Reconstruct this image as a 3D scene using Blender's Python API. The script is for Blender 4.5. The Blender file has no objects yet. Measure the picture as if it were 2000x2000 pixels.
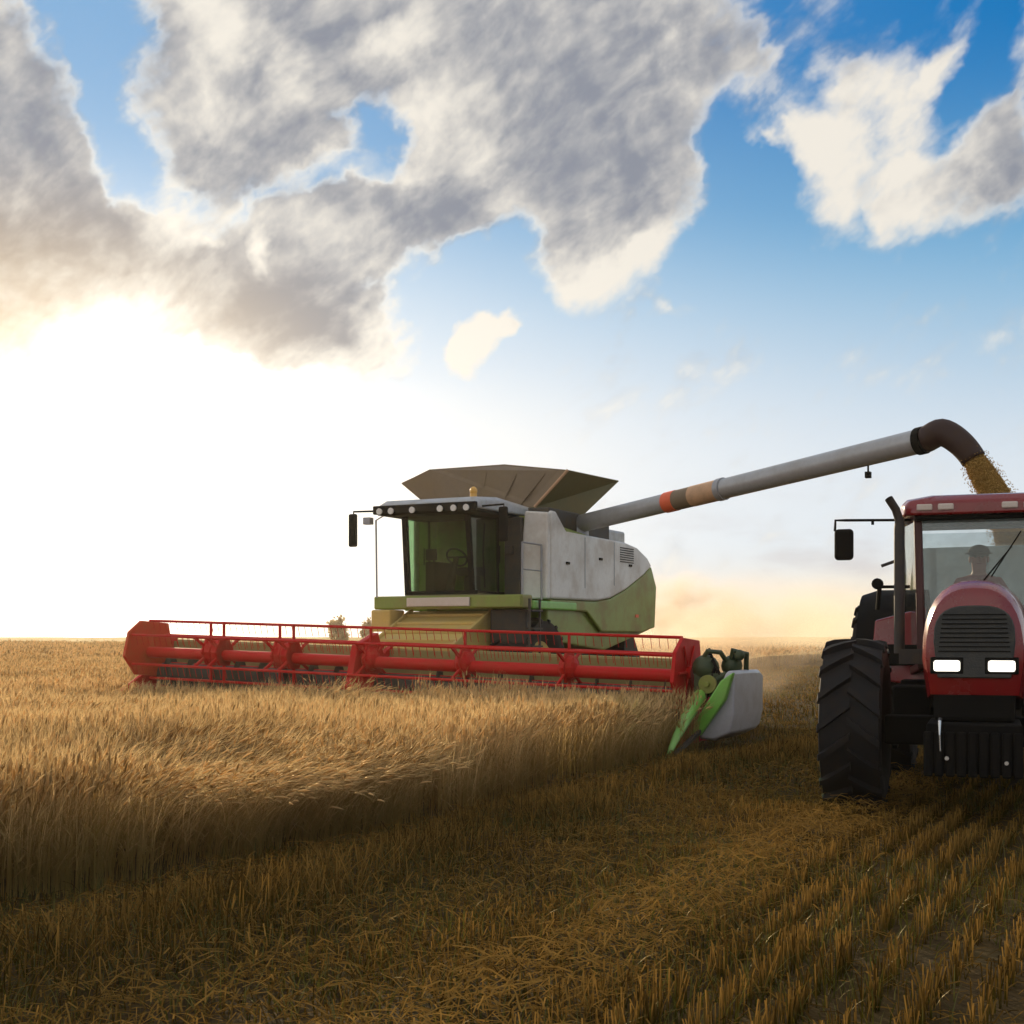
import bpy, bmesh, math, random
import numpy as np
from mathutils import Vector, Matrix
R = math.radians
rng = np.random.default_rng(7)
random.seed(7)
sc = bpy.context.scene
COL = sc.collection

# ------------------------------------------------------------------ camera
CAM_H = 1.45
cam = bpy.data.cameras.new('camera')
cam.sensor_width = 36.0
cam.lens = 36.0 * 1.30
cam.shift_y = 0.1225
cam.clip_start = 0.05
cam.clip_end = 6000
cam_o = bpy.data.objects.new('camera', cam)
COL.objects.link(cam_o)
cam_o.location = (0, 0, CAM_H)
cam_o.rotation_euler = (R(90), 0, 0)
sc.camera = cam_o

# ------------------------------------------------------------------ light and exposure
SUN_AZ = -19.0      # degrees to the left of straight ahead
SUN_EL = 13.0
sc.view_settings.view_transform = 'Standard'
sc.view_settings.look = 'None'
sc.view_settings.exposure = 0.0
sc.view_settings.gamma = 1.0
sun = bpy.data.lights.new('sun', 'SUN')
sun.energy = 5.0
sun.angle = R(1.5)
sun.color = (1.0, 0.80, 0.52)
sun_o = bpy.data.objects.new('sun', sun)
COL.objects.link(sun_o)
to_sun = Vector((math.sin(R(SUN_AZ)) * math.cos(R(SUN_EL)), math.cos(R(SUN_AZ)) * math.cos(R(SUN_EL)), math.sin(R(SUN_EL))))
sun_o.rotation_euler = to_sun.to_track_quat('Z', 'Y').to_euler()
sun_o.location = (-30, 60, 30)
sc.cycles.volume_bounces = 2
sc.cycles.max_bounces = 5
sc.cycles.diffuse_bounces = 3
sc.cycles.glossy_bounces = 3
sc.cycles.transparent_max_bounces = 10


class NT:
    """small helper to write node expressions"""
    def __init__(s, tree):
        s.t = tree

    def new(s, kind, **kw):
        n = s.t.nodes.new(kind)
        for k, v in kw.items():
            setattr(n, k, v)
        return n

    def put(s, sock, v):
        if isinstance(v, bpy.types.NodeSocket):
            s.t.links.new(v, sock)
        elif v is not None:
            if hasattr(sock.default_value, '__len__') and not hasattr(v, '__len__'):
                v = (v,) * len(sock.default_value)
            if hasattr(sock.default_value, '__len__') and len(sock.default_value) == 4 and len(v) == 3:
                v = (*v, 1.0)
            sock.default_value = v

    def m(s, op, a, b=None, c=None, clamp=False):
        n = s.new('ShaderNodeMath', operation=op, use_clamp=clamp)
        s.put(n.inputs[0], a); s.put(n.inputs[1], b); s.put(n.inputs[2], c)
        return n.outputs[0]

    def v(s, op, a, b=None):
        n = s.new('ShaderNodeVectorMath', operation=op)
        s.put(n.inputs[0], a); s.put(n.inputs[1], b)
        return n.outputs[1] if op in ('LENGTH', 'DOT_PRODUCT', 'DISTANCE') else n.outputs[0]

    def mix(s, f, a, b, blend='MIX'):
        n = s.new('ShaderNodeMix', data_type='RGBA', blend_type=blend)
        s.put(n.inputs[0], f); s.put(n.inputs[6], a); s.put(n.inputs[7], b)
        return n.outputs[2]

    def step(s, x, lo, hi, a=0.0, b=1.0):
        n = s.new('ShaderNodeMapRange', interpolation_type='SMOOTHSTEP')
        s.put(n.inputs[0], x); s.put(n.inputs[1], lo); s.put(n.inputs[2], hi); s.put(n.inputs[3], a); s.put(n.inputs[4], b)
        return n.outputs[0]

    def noise(s, vec, scale, detail=4, rough=0.5, dist=0.0, out=0, lac=2.0):
        n = s.new('ShaderNodeTexNoise')
        s.put(n.inputs['Vector'], vec)
        n.inputs['Scale'].default_value = scale
        n.inputs['Detail'].default_value = detail
        n.inputs['Roughness'].default_value = rough
        n.inputs['Distortion'].default_value = dist
        n.inputs['Lacunarity'].default_value = lac
        return n.outputs[out]

    def noise2(s, *a, **k):
        o = s.noise(*a, **k)
        o.node.noise_dimensions = '2D'
        return o

    def ramp(s, f, stops, interp='LINEAR'):
        n = s.new('ShaderNodeValToRGB')
        cr = n.color_ramp
        cr.interpolation = interp
        while len(cr.elements) < len(stops):
            cr.elements.new(0.5)
        for e, (p, c) in zip(cr.elements, stops):
            e.position = p; e.color = (*c, 1.0)
        s.put(n.inputs[0], f)
        return n.outputs[0]


def lin(r, g, b):
    f = lambda c: (c / 255 / 12.92) if c / 255 <= 0.04045 else ((c / 255 + 0.055) / 1.055) ** 2.4
    return (f(r), f(g), f(b))


# ------------------------------------------------------------------ sky
world = bpy.data.worlds.new('World')
sc.world = world
world.use_nodes = True
world.cycles.sampling_method = 'MANUAL'
world.cycles.sample_map_resolution = 512
wt = world.node_tree
wt.nodes.clear()
W = NT(wt)
geo = W.new('ShaderNodeTexCoord').outputs['Generated']
sep = W.new('ShaderNodeSeparateXYZ'); wt.links.new(geo, sep.inputs[0])
dx, dy, dz = sep.outputs
az = W.m('ARCTAN2', dx, dy)                                   # azimuth, radians
el = W.m('ARCSINE', dz)                                       # elevation, radians
comb = W.new('ShaderNodeCombineXYZ')
wt.links.new(az, comb.inputs[0]); wt.links.new(el, comb.inputs[1])
P = comb.outputs[0]
warp = W.noise(P, 9.0, 5, 0.6, 0, 1)
warp = W.v('MULTIPLY', W.v('SUBTRACT', warp, (0.5, 0.5, 0.5)), (0.10, 0.085, 0))
PW = W.v('ADD', P, warp)


def ae(px, py):
    a = math.atan((px - 1000) / 2600)
    return a, math.atan((1245 - py) / 2600 * math.cos(a))


def blob(vec, px, py, rx, ry, rot=0.0, p=1.0):
    a, e = ae(px, py)
    g = W.new('ShaderNodeTexGradient', gradient_type='SPHERICAL')
    tm = g.texture_mapping
    tm.vector_type = 'TEXTURE'
    tm.translation = (a, e, 0)
    tm.rotation = (0, 0, R(rot))
    tm.scale = (1.75 * rx / 2600, 1.75 * ry / 2600, 1)
    wt.links.new(vec, g.inputs[0])
    return g.outputs['Fac']


def total(vec, lst, base=0.0):
    acc = base
    for (px, py, rx, ry, rot, amp) in lst:
        acc = W.m('MULTIPLY_ADD', blob(vec, px, py, rx, ry, rot), amp, acc)
    return acc


# where the cloud masses stand (position of each mass in the sky, size, tilt, thickness)
MASSES = [
    (10, 120, 75, 150, 0, 0.8), (20, 400, 190, 300, 0, 1.1), (40, 650, 150, 130, 0, 1.1), (10, 740, 75, 70, 0, 0.9), (250, 520, 230, 100, -25, 0.8),
    (420, 130, 170, 190, 0, 1.1), (400, 330, 150, 140, 0, 0.55), (560, 250, 130, 150, 0, 0.6),
    (760, 60, 330, 130, 0, 0.9), (1120, 110, 330, 190, 0, 1.0), (1420, 130, 170, 120, 20, 0.45),
    (880, 230, 130, 140, 0, 0.75), (1100, 330, 200, 190, 0, 0.95), (1170, 500, 150, 75, 22, 0.75), (1290, 330, 130, 100, 30, 0.4),
    (760, 400, 190, 95, 18, 0.95), (600, 570, 250, 140, 0, 1.0), (650, 680, 150, 70, 10, 0.8), (420, 520, 200, 130, 0, 0.7),
    (985, 635, 34, 26, 20, 1.2), (935, 668, 55, 26, 35, 1.35), (880, 700, 36, 18, 20, 0.9), (1770, 350, 145, 95, 15, 1.0), (1600, 290, 50, 80, 0, 1.15), (1700, 175, 95, 60, -20, 0.70), (1560, 130, 30, 110, 15, -0.5),
    (1850, 70, 85, 26, 48, 0.75), (1965, 330, 100, 100, 30, 0.7), (1990, 170, 40, 110, -35, 0.5), (1535, 262, 38, 32, 0, 0.5),
    (1630, 425, 35, 20, 50, 0.45), (1700, 455, 40, 22, 60, 0.4),
    (1310, 580, 45, 10, -5, 0.3),
    (165, 70, 100, 130, 20, -1.1), (225, 270, 34, 130, 28, -0.85), (470, 385, 100, 62, 30, -1.45), (330, 345, 50, 70, 30, -0.5), (620, 345, 70, 35, 15, -0.7), (1465, 300, 40, 120, 25, -0.9), (1660, 420, 50, 30, 0, -0.3), (1790, 240, 40, 50, 0, -0.3), (735, 245, 46, 62, 15, -1.3),
    (690, 330, 90, 25, 10, -0.3), (300, 350, 60, 60, 0, -0.35), (975, 490, 65, 110, -20, -1.0), (850, 580, 90, 60, 25, -0.8), (825, 665, 35, 60, 20, -0.9), (1030, 610, 60, 50, 0, -1.0),
    (1480, 420, 120, 160, 25, -0.7), (1880, 160, 25, 130, -32, -0.5), (1930, 20, 60, 60, 0, -0.6), (230, 780, 240, 110, 25, -1.3), (560, 840, 340, 90, 0, -1.1),
]
LITS = [
    (445, 20, 80, 40, 0, 0.9), (770, 75, 70, 32, 10, 0.9), (815, 215, 45, 60, 0, 0.8), (900, 250, 60, 60, 0, 0.4), (580, 160, 30, 50, -25, 0.55),
    (1150, 540, 110, 40, 18, 1.0), (1280, 470, 70, 30, 35, 0.95), (930, 675, 100, 60, 30, 1.2), (1750, 350, 120, 90, 10, 1.0), (1600, 290, 55, 85, 0, 1.0),
    (1700, 175, 110, 80, 0, 0.55), (1850, 70, 90, 30, 48, 0.45), (1535, 262, 45, 40, 0, 0.8), (700, 310, 90, 22, 8, 0.9), (390, 110, 70, 60, 0, 0.35),
    (300, 370, 55, 40, -20, 0.7), (170, 145, 30, 15, -30, 0.8), (225, 275, 20, 40, 30, 0.7), (390, 455, 25, 18, 0, 0.8), (505, 485, 16, 34, -20, 0.9),
    (780, 610, 50, 60, -20, 0.8), (250, 610, 110, 50, 20, 0.9), (960, 380, 40, 26, 0, 0.7), (1270, 185, 75, 20, 30, 0.45), (690, 700, 120, 40, 8, 0.5),
    (60, 300, 120, 170, 0, -0.45), (1140, 170, 140, 110, 0, -0.22), (1120, 350, 100, 90, 0, -0.28), (830, 430, 110, 60, 10, -0.5), (570, 590, 150, 80, 0, -0.5), (1380, 90, 170, 80, 0, -0.2),
    (640, 60, 110, 70, 0, -0.3), (330, 90, 60, 60, 0, -0.3), (440, 300, 100, 60, 0, -0.2), (1960, 330, 60, 90, 0, -0.5),
]
rot_ = W.new('ShaderNodeMapping', vector_type='POINT')
wt.links.new(P, rot_.inputs[0]); rot_.inputs['Rotation'].default_value = (0, 0, R(-36))
PN = W.v('MULTIPLY', rot_.outputs[0], (0.85, 1.45, 1.0))                    # billows drawn out along the wind
f1 = W.noise2(PN, 12.0, 9, 0.56, 0.25)
f2 = W.noise2(W.v('ADD', PN, (-0.018, -0.010, 0)), 12.0, 7, 0.56, 0.25)      # a step towards the sun: gives each billow a lit side
vo = W.new('ShaderNodeTexVoronoi', feature='F1', normalize=True, voronoi_dimensions='2D')
vo.inputs['Scale'].default_value = 26.0; vo.inputs['Detail'].default_value = 3.0; vo.inputs['Roughness'].default_value = 0.55
wt.links.new(W.v('ADD', PN, W.v('MULTIPLY', warp, (0.5, 0.5, 0))), vo.inputs['Vector'])
vo2 = W.new('ShaderNodeTexVoronoi', feature='F1', normalize=True, voronoi_dimensions='2D')
vo2.inputs['Scale'].default_value = 26.0; vo2.inputs['Detail'].default_value = 2.0; vo2.inputs['Roughness'].default_value = 0.55
wt.links.new(W.v('ADD', W.v('ADD', PN, W.v('MULTIPLY', warp, (0.5, 0.5, 0))), (-0.010, -0.008, 0)), vo2.inputs['Vector'])
puffs = W.m('SUBTRACT', 0.42, vo.outputs['Distance'])                       # rounded billows
puff_lit = W.m('SUBTRACT', vo2.outputs['Distance'], vo.outputs['Distance'])
f3 = W.noise2(W.v('ADD', PN, (3.1, 1.7, 0)), 10.0, 6, 0.55, 0.2)
relief = W.m('SUBTRACT', f1, f2)
dens = total(PW, MASSES, 0.0)
outside = W.m('ADD', W.step(W.m('ABSOLUTE', az), 0.42, 0.62), W.step(el, 0.50, 0.68))
dens = W.m('ADD', dens, W.m('MULTIPLY', outside, 0.42))
d_n = W.m('MULTIPLY_ADD', W.m('SUBTRACT', f1, 0.5), 1.15, dens)
d_n = W.m('MULTIPLY_ADD', puffs, 1.05, d_n)
alpha = W.step(d_n, 0.10, 1.0)
thick = W.step(d_n, 0.35, 1.35)
light = total(PW, LITS, 0.50)
light = W.m('MULTIPLY_ADD', relief, 1.5, light)
light = W.m('MULTIPLY_ADD', puff_lit, 0.9, light)
light = W.m('MULTIPLY_ADD', W.m('SUBTRACT', f3, 0.5), 0.58, light)
light = W.m('MULTIPLY_ADD', thick, -0.22, light)
fringe = W.m('MULTIPLY', W.step(alpha, 0.15, 0.55), W.step(alpha, 0.98, 0.60))
light = W.m('MULTIPLY_ADD', fringe, 0.42, light)
light = W.step(light, -0.30, 1.15)

# distance to the sun, glow and the pale band over the horizon
sunaz, sunel = R(-17.5), R(5.2)
dsun = W.v('DISTANCE', W.v('MULTIPLY', P, (0.72, 1.0, 1.0)), (sunaz * 0.72, sunel, 0))
glow = W.step(W.m('MULTIPLY_ADD', W.m('SUBTRACT', f1, 0.5), 0.06, dsun), 0.17, 0.05)
glow_wide = W.step(dsun, 0.40, 0.06)
cool = lin(142, 147, 159); warm = lin(205, 178, 144)
dark_c = W.mix(W.step(W.v('DISTANCE', W.v('MULTIPLY', P, (1.0, 2.0, 1.0)), (R(-22), R(19.5), 0)), 0.36, 0.05), cool, warm)
lit_c = W.mix(glow_wide, lin(241, 235, 224), (1.05, 0.98, 0.86))
cloud = W.mix(light, dark_c, lit_c)

nish = W.new('ShaderNodeTexSky', sky_type='NISHITA')
nish.sun_disc = False
nish.sun_elevation = R(SUN_EL)
nish.sun_rotation = R(SUN_AZ)
nish.air_density = 1.0; nish.dust_density = 0.6; nish.ozone_density = 1.6
SKY_STRENGTH = 0.08
base = W.v('SCALE', nish.outputs[0], None)
base.node.inputs['Scale'].default_value = SKY_STRENGTH
azr = W.step(az, -0.36, 0.40)
blue_hi = W.mix(azr, lin(128, 176, 220), lin(8, 120, 190))
blue_mid = W.mix(azr, lin(170, 205, 235), lin(126, 182, 219))
t_mid = W.step(el, 0.43, 0.22)
blue = W.mix(t_mid, blue_hi, blue_mid)
pale = W.mix(azr, (1.0, 1.0, 1.0), lin(226, 234, 242))
t_low = W.step(W.m('MULTIPLY_ADD', az, 0.10, el), 0.335, 0.125)
blue = W.mix(t_low, blue, pale)
blue = W.mix(0.94, base, blue)
hor = W.step(el, 0.075, 0.0)
blue = W.mix(W.m('MULTIPLY', hor, azr), blue, lin(248, 232, 205))
low_cloud = W.noise(W.v('MULTIPLY', P, (1.0, 3.0, 1.0)), 9.0, 6, 0.55)
lc = W.m('MULTIPLY', W.step(low_cloud, 0.46, 0.70), W.m('MULTIPLY', W.step(el, 0.13, 0.05), azr))
blue = W.mix(W.m('MULTIPLY', lc, 0.55), blue, lin(205, 198, 198))
low_white = W.m('MULTIPLY', W.step(el, 0.21, 0.10), W.step(az, 0.16, -0.14))
blue = W.mix(low_white, blue, (1.02, 0.99, 0.93))
sky = W.mix(alpha, blue, cloud)
def halo(width, col, gain):
    q = W.m('DIVIDE', dsun, width)
    g_ = W.m('MULTIPLY', W.m('EXPONENT', W.m('MULTIPLY', W.m('MULTIPLY', q, q), -1.0)), gain)
    n_ = W.v('SCALE', col, None); W.put(n_.node.inputs['Scale'], g_)
    return n_
sky = W.v('ADD', sky, halo(0.085, (1.0, 0.92, 0.76), 3.2))          # the sun shining through thin cloud
sky = W.v('ADD', sky, halo(0.20, (1.0, 0.86, 0.62), 0.20))
below = W.step(dz, 0.0, -0.03)
sky = W.mix(below, sky, (0.10, 0.075, 0.04))
bg = W.new('ShaderNodeBackground')
wt.links.new(sky, bg.inputs[0])
bg.inputs[1].default_value = 1.0
wo = W.new('ShaderNodeOutputWorld')
wt.links.new(bg.outputs[0], wo.inputs[0])


# ------------------------------------------------------------------ materials
def mat(name, col, rough=0.5, metal=0.0, dirt=0.0, dirt_col=(0.20, 0.15, 0.08), scale=6.0, coat=0.0, bump=0.0, emit=None, spec=0.5):
    m = bpy.data.materials.new(name)
    m.use_nodes = True
    t = m.node_tree
    N = NT(t)
    b = t.nodes['Principled BSDF']
    b.inputs['Roughness'].default_value = rough
    b.inputs['Metallic'].default_value = metal
    b.inputs['Specular IOR Level'].default_value = spec
    if coat:
        b.inputs['Coat Weight'].default_value = coat
        b.inputs['Coat Roughness'].default_value = 0.15
    obc = N.new('ShaderNodeTexCoord').outputs['Object']
    n1 = N.noise(obc, scale, 6, 0.62)
    n2 = N.noise(obc, scale * 9, 4, 0.6)
    var = N.m('MULTIPLY_ADD', N.m('SUBTRACT', n2, 0.5), 0.25, 1.0)
    c = N.mix(1.0, (*col, 1), N.new('ShaderNodeCombineColor').outputs[0], 'MIX') if False else None
    cc = N.v('SCALE', tuple(col), None)
    N.put(cc.node.inputs['Scale'], var)
    out = cc
    if dirt:
        msk = N.m('MULTIPLY', N.step(n1, 0.38, 0.72), dirt)
        out = N.mix(msk, cc, dirt_col)
        N.put(b.inputs['Roughness'], N.m('MULTIPLY_ADD', msk, 0.35, rough))
    N.put(b.inputs['Base Color'], out)
    if bump:
        bp = N.new('ShaderNodeBump')
        bp.inputs['Strength'].default_value = bump
        bp.inputs['Distance'].default_value = 0.01
        N.put(bp.inputs['Height'], n2)
        N.put(b.inputs['Normal'], bp.outputs[0])
    if emit:
        b.inputs['Emission Color'].default_value = (*emit[0], 1)
        b.inputs['Emission Strength'].default_value = emit[1]
    return m


def glass(name, tint, gloss=0.12, tr=0.9, filmy=0.30):
    m = bpy.data.materials.new(name)
    m.use_nodes = True
    t = m.node_tree
    t.nodes.clear()
    N = NT(t)
    tb = N.new('ShaderNodeBsdfTransparent'); tb.inputs[0].default_value = (*[c * tr for c in tint], 1)
    gb = N.new('ShaderNodeBsdfGlossy'); gb.inputs['Roughness'].default_value = 0.04
    gb.inputs[0].default_value = (0.85, 0.9, 0.9, 1)
    df = N.new('ShaderNodeBsdfDiffuse'); df.inputs[0].default_value = (0.30, 0.26, 0.18, 1)
    gi = N.new('ShaderNodeNewGeometry')
    cosv = N.m('ABSOLUTE', N.v('DOT_PRODUCT', gi.outputs['Normal'], gi.outputs['Incoming']))
    f = N.m('MULTIPLY_ADD', N.m('POWER', N.m('SUBTRACT', 1.0, cosv), 5.0), 0.92, 0.04 + gloss * 0.3, clamp=True)
    mx = N.new('ShaderNodeMixShader'); N.put(mx.inputs[0], f)
    t.links.new(tb.outputs[0], mx.inputs[1]); t.links.new(gb.outputs[0], mx.inputs[2])
    obc = N.new('ShaderNodeTexCoord').outputs['Object']
    film = N.m('MULTIPLY', N.step(N.noise(obc, 3.0, 5, 0.6), 0.35, 0.8), filmy)       # a film of field dust
    m2 = N.new('ShaderNodeMixShader'); N.put(m2.inputs[0], film)
    t.links.new(mx.outputs[0], m2.inputs[1]); t.links.new(df.outputs[0], m2.inputs[2])
    o = N.new('ShaderNodeOutputMaterial'); t.links.new(m2.outputs[0], o.inputs[0])
    return m


def straw_mat(name, lo, hi, trans=0.45, green=None, gloss=0.05):
    """thin plant matter; 'tint' varies from stalk to stalk, 'along' runs from root to tip"""
    m = bpy.data.materials.new(name)
    m.use_nodes = True
    t = m.node_tree
    t.nodes.clear()
    N = NT(t)
    at = N.new('ShaderNodeAttribute'); at.attribute_name = 'tint'
    al = N.new('ShaderNodeAttribute'); al.attribute_name = 'along'
    c = N.mix(at.outputs['Fac'], lo, hi)
    if green:
        c = N.mix(N.step(al.outputs['Fac'], 0.85, 0.15), c, N.mix(at.outputs['Fac'], green, lo))
    d = N.new('ShaderNodeBsdfDiffuse'); N.put(d.inputs[0], c)
    tr = N.new('ShaderNodeBsdfTranslucent'); N.put(tr.inputs[0], c)
    gl = N.new('ShaderNodeBsdfGlossy'); gl.inputs['Roughness'].default_value = 0.42; N.put(gl.inputs[0], (0.8, 0.7, 0.5, 1))
    mx = N.new('ShaderNodeMixShader'); mx.inputs[0].default_value = trans
    t.links.new(d.outputs[0], mx.inputs[1]); t.links.new(tr.outputs[0], mx.inputs[2])
    m2 = N.new('ShaderNodeMixShader'); m2.inputs[0].default_value = gloss
    t.links.new(mx.outputs[0], m2.inputs[1]); t.links.new(gl.outputs[0], m2.inputs[2])
    o = N.new('ShaderNodeOutputMaterial'); t.links.new(m2.outputs[0], o.inputs[0])
    return m


M = dict(
    white=mat('white_paint', (0.74, 0.70, 0.65), 0.38, dirt=0.65, dirt_col=(0.50, 0.40, 0.31), scale=1.6, coat=0.2),
    green=mat('green_paint', (0.22, 0.28, 0.03), 0.42, dirt=0.9, dirt_col=(0.27, 0.20, 0.065), scale=1.8, coat=0.2),
    bright_green=mat('bright_green_paint', (0.20, 0.52, 0.07), 0.35, dirt=0.3, coat=0.2),
    dusty_warmlit=mat('dusty_warmlit_panel', (0.60, 0.42, 0.11), 0.7, dirt=0.7, dirt_col=(0.55, 0.40, 0.18), scale=2.5),  # dust colour made brighter and yellower to paint in warm light
    shield=mat('pale_shield', (0.46, 0.45, 0.49), 0.4, dirt=0.5, dirt_col=(0.33, 0.29, 0.27), scale=2.5, coat=0.2),
    red=mat('red_paint', (0.56, 0.007, 0.005), 0.50, dirt=0.30, dirt_col=(0.36, 0.05, 0.02), scale=5, spec=0.25),
    orange_red=mat('orange_red_paint', (0.58, 0.045, 0.010), 0.55, dirt=0.4, dirt_col=(0.42, 0.12, 0.03), scale=5, spec=0.25),
    tractor_red=mat('tractor_red', (0.24, 0.009, 0.012), 0.24, dirt=0.20, dirt_col=(0.08, 0.035, 0.025), scale=4, coat=0.5),
    black=mat('black_plastic', (0.006, 0.0056, 0.0052), 0.75, dirt=0.3, dirt_col=(0.018, 0.013, 0.009), spec=0.12),
    spout=mat('spout_rubber', (0.030, 0.008, 0.006), 0.6, dirt=0.5, dirt_col=(0.06, 0.03, 0.012), scale=5),
    dark=mat('dark_metal', (0.035, 0.03, 0.027), 0.6, dirt=0.5, dirt_col=(0.10, 0.07, 0.04)),
    rubber=mat('rubber', (0.011, 0.010, 0.011), 0.7, dirt=0.45, dirt_col=(0.038, 0.026, 0.018), scale=7, bump=0.2, spec=0.3),
    grey=mat('grey_metal', (0.36, 0.36, 0.38), 0.45, 0.3, dirt=0.35, dirt_col=(0.26, 0.21, 0.17), scale=3),
    tube=mat('tube_grey', (0.42, 0.42, 0.43), 0.36, 0.25, dirt=0.4, dirt_col=(0.30, 0.26, 0.22), scale=2.0, coat=0.15),
    steel=mat('bright_steel', (0.65, 0.65, 0.65), 0.25, 0.9),
    roof_grey=mat('roof_grey', (0.45, 0.45, 0.46), 0.4, dirt=0.3),
    canvas=mat('tank_flap', (0.20, 0.14, 0.085), 0.6, dirt=0.6, dirt_col=(0.22, 0.15, 0.075), scale=1.2),
    canvas_green=mat('tank_flap_olive', (0.13, 0.11, 0.035), 0.6, dirt=0.6, dirt_col=(0.20, 0.14, 0.06), scale=1.2),
    olive=mat('olive_wall', (0.32, 0.27, 0.09), 0.7, dirt=0.6, dirt_col=(0.40, 0.29, 0.12), scale=4),
    orange=mat('orange_band', (0.85, 0.13, 0.04), 0.5),
    tan_band=mat('faded_band', (0.62, 0.36, 0.20), 0.55, dirt=0.3),
    amber=mat('amber_lens', (0.75, 0.40, 0.08), 0.25),
    cream=mat('cream_strip', (0.68, 0.58, 0.50), 0.5, dirt=0.3, dirt_col=(0.55, 0.45, 0.30)),
    lamp=mat('lamp_glass', (0.75, 0.72, 0.66), 0.2),
    headlight=mat('headlight_lit', (0.9, 0.9, 0.85), 0.2, emit=((1.0, 0.94, 0.82), 2.0)),
    seat=mat('seat_cloth', (0.035, 0.03, 0.025), 0.9),
    interior=mat('cab_lining', (0.20, 0.17, 0.08), 0.8),
    grille=mat('grille_mesh', (0.030, 0.031, 0.030), 0.5, dirt=0.4, dirt_col=(0.09, 0.08, 0.06), scale=8, bump=0.4),
    trailer=mat('trailer_grey_green', (0.22, 0.27, 0.27), 0.5, dirt=0.5, dirt_col=(0.28, 0.23, 0.16), scale=2),
    glass_green=glass('green_glass', (0.76, 0.88, 0.74), 0.10, 0.97, 0.12),
    glass_side=glass('sky_reflecting_glass', (0.50, 0.66, 0.60), 0.55, 0.9, 0.12),
    glass_clear=glass('clear_glass', (0.90, 0.93, 0.93), 0.06, 0.95, 0.10),
    mirror=mat('mirror_glass', (0.5, 0.5, 0.5), 0.05, 1.0),
    skin=mat('skin', (0.34, 0.10, 0.07), 0.55),
    shirt=mat('maroon_shirt', (0.22, 0.02, 0.025), 0.85),
    cap=mat('dark_cap', (0.02, 0.02, 0.02), 0.85),
    trousers=mat('dark_trousers', (0.03, 0.035, 0.06), 0.9),
)


# ------------------------------------------------------------------ mesh helpers
def tag(o, label=None, cat=None, group=None, kind=None):
    if label: o['label'] = label
    if cat: o['category'] = cat
    if group: o['group'] = group
    if kind: o['kind'] = kind
    return o


def empty(name, loc, rz=0.0):
    o = bpy.data.objects.new(name, None)
    COL.objects.link(o)
    o.location = loc
    o.rotation_euler = (0, 0, rz)
    o.empty_display_size = 0.3
    return o


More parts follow.
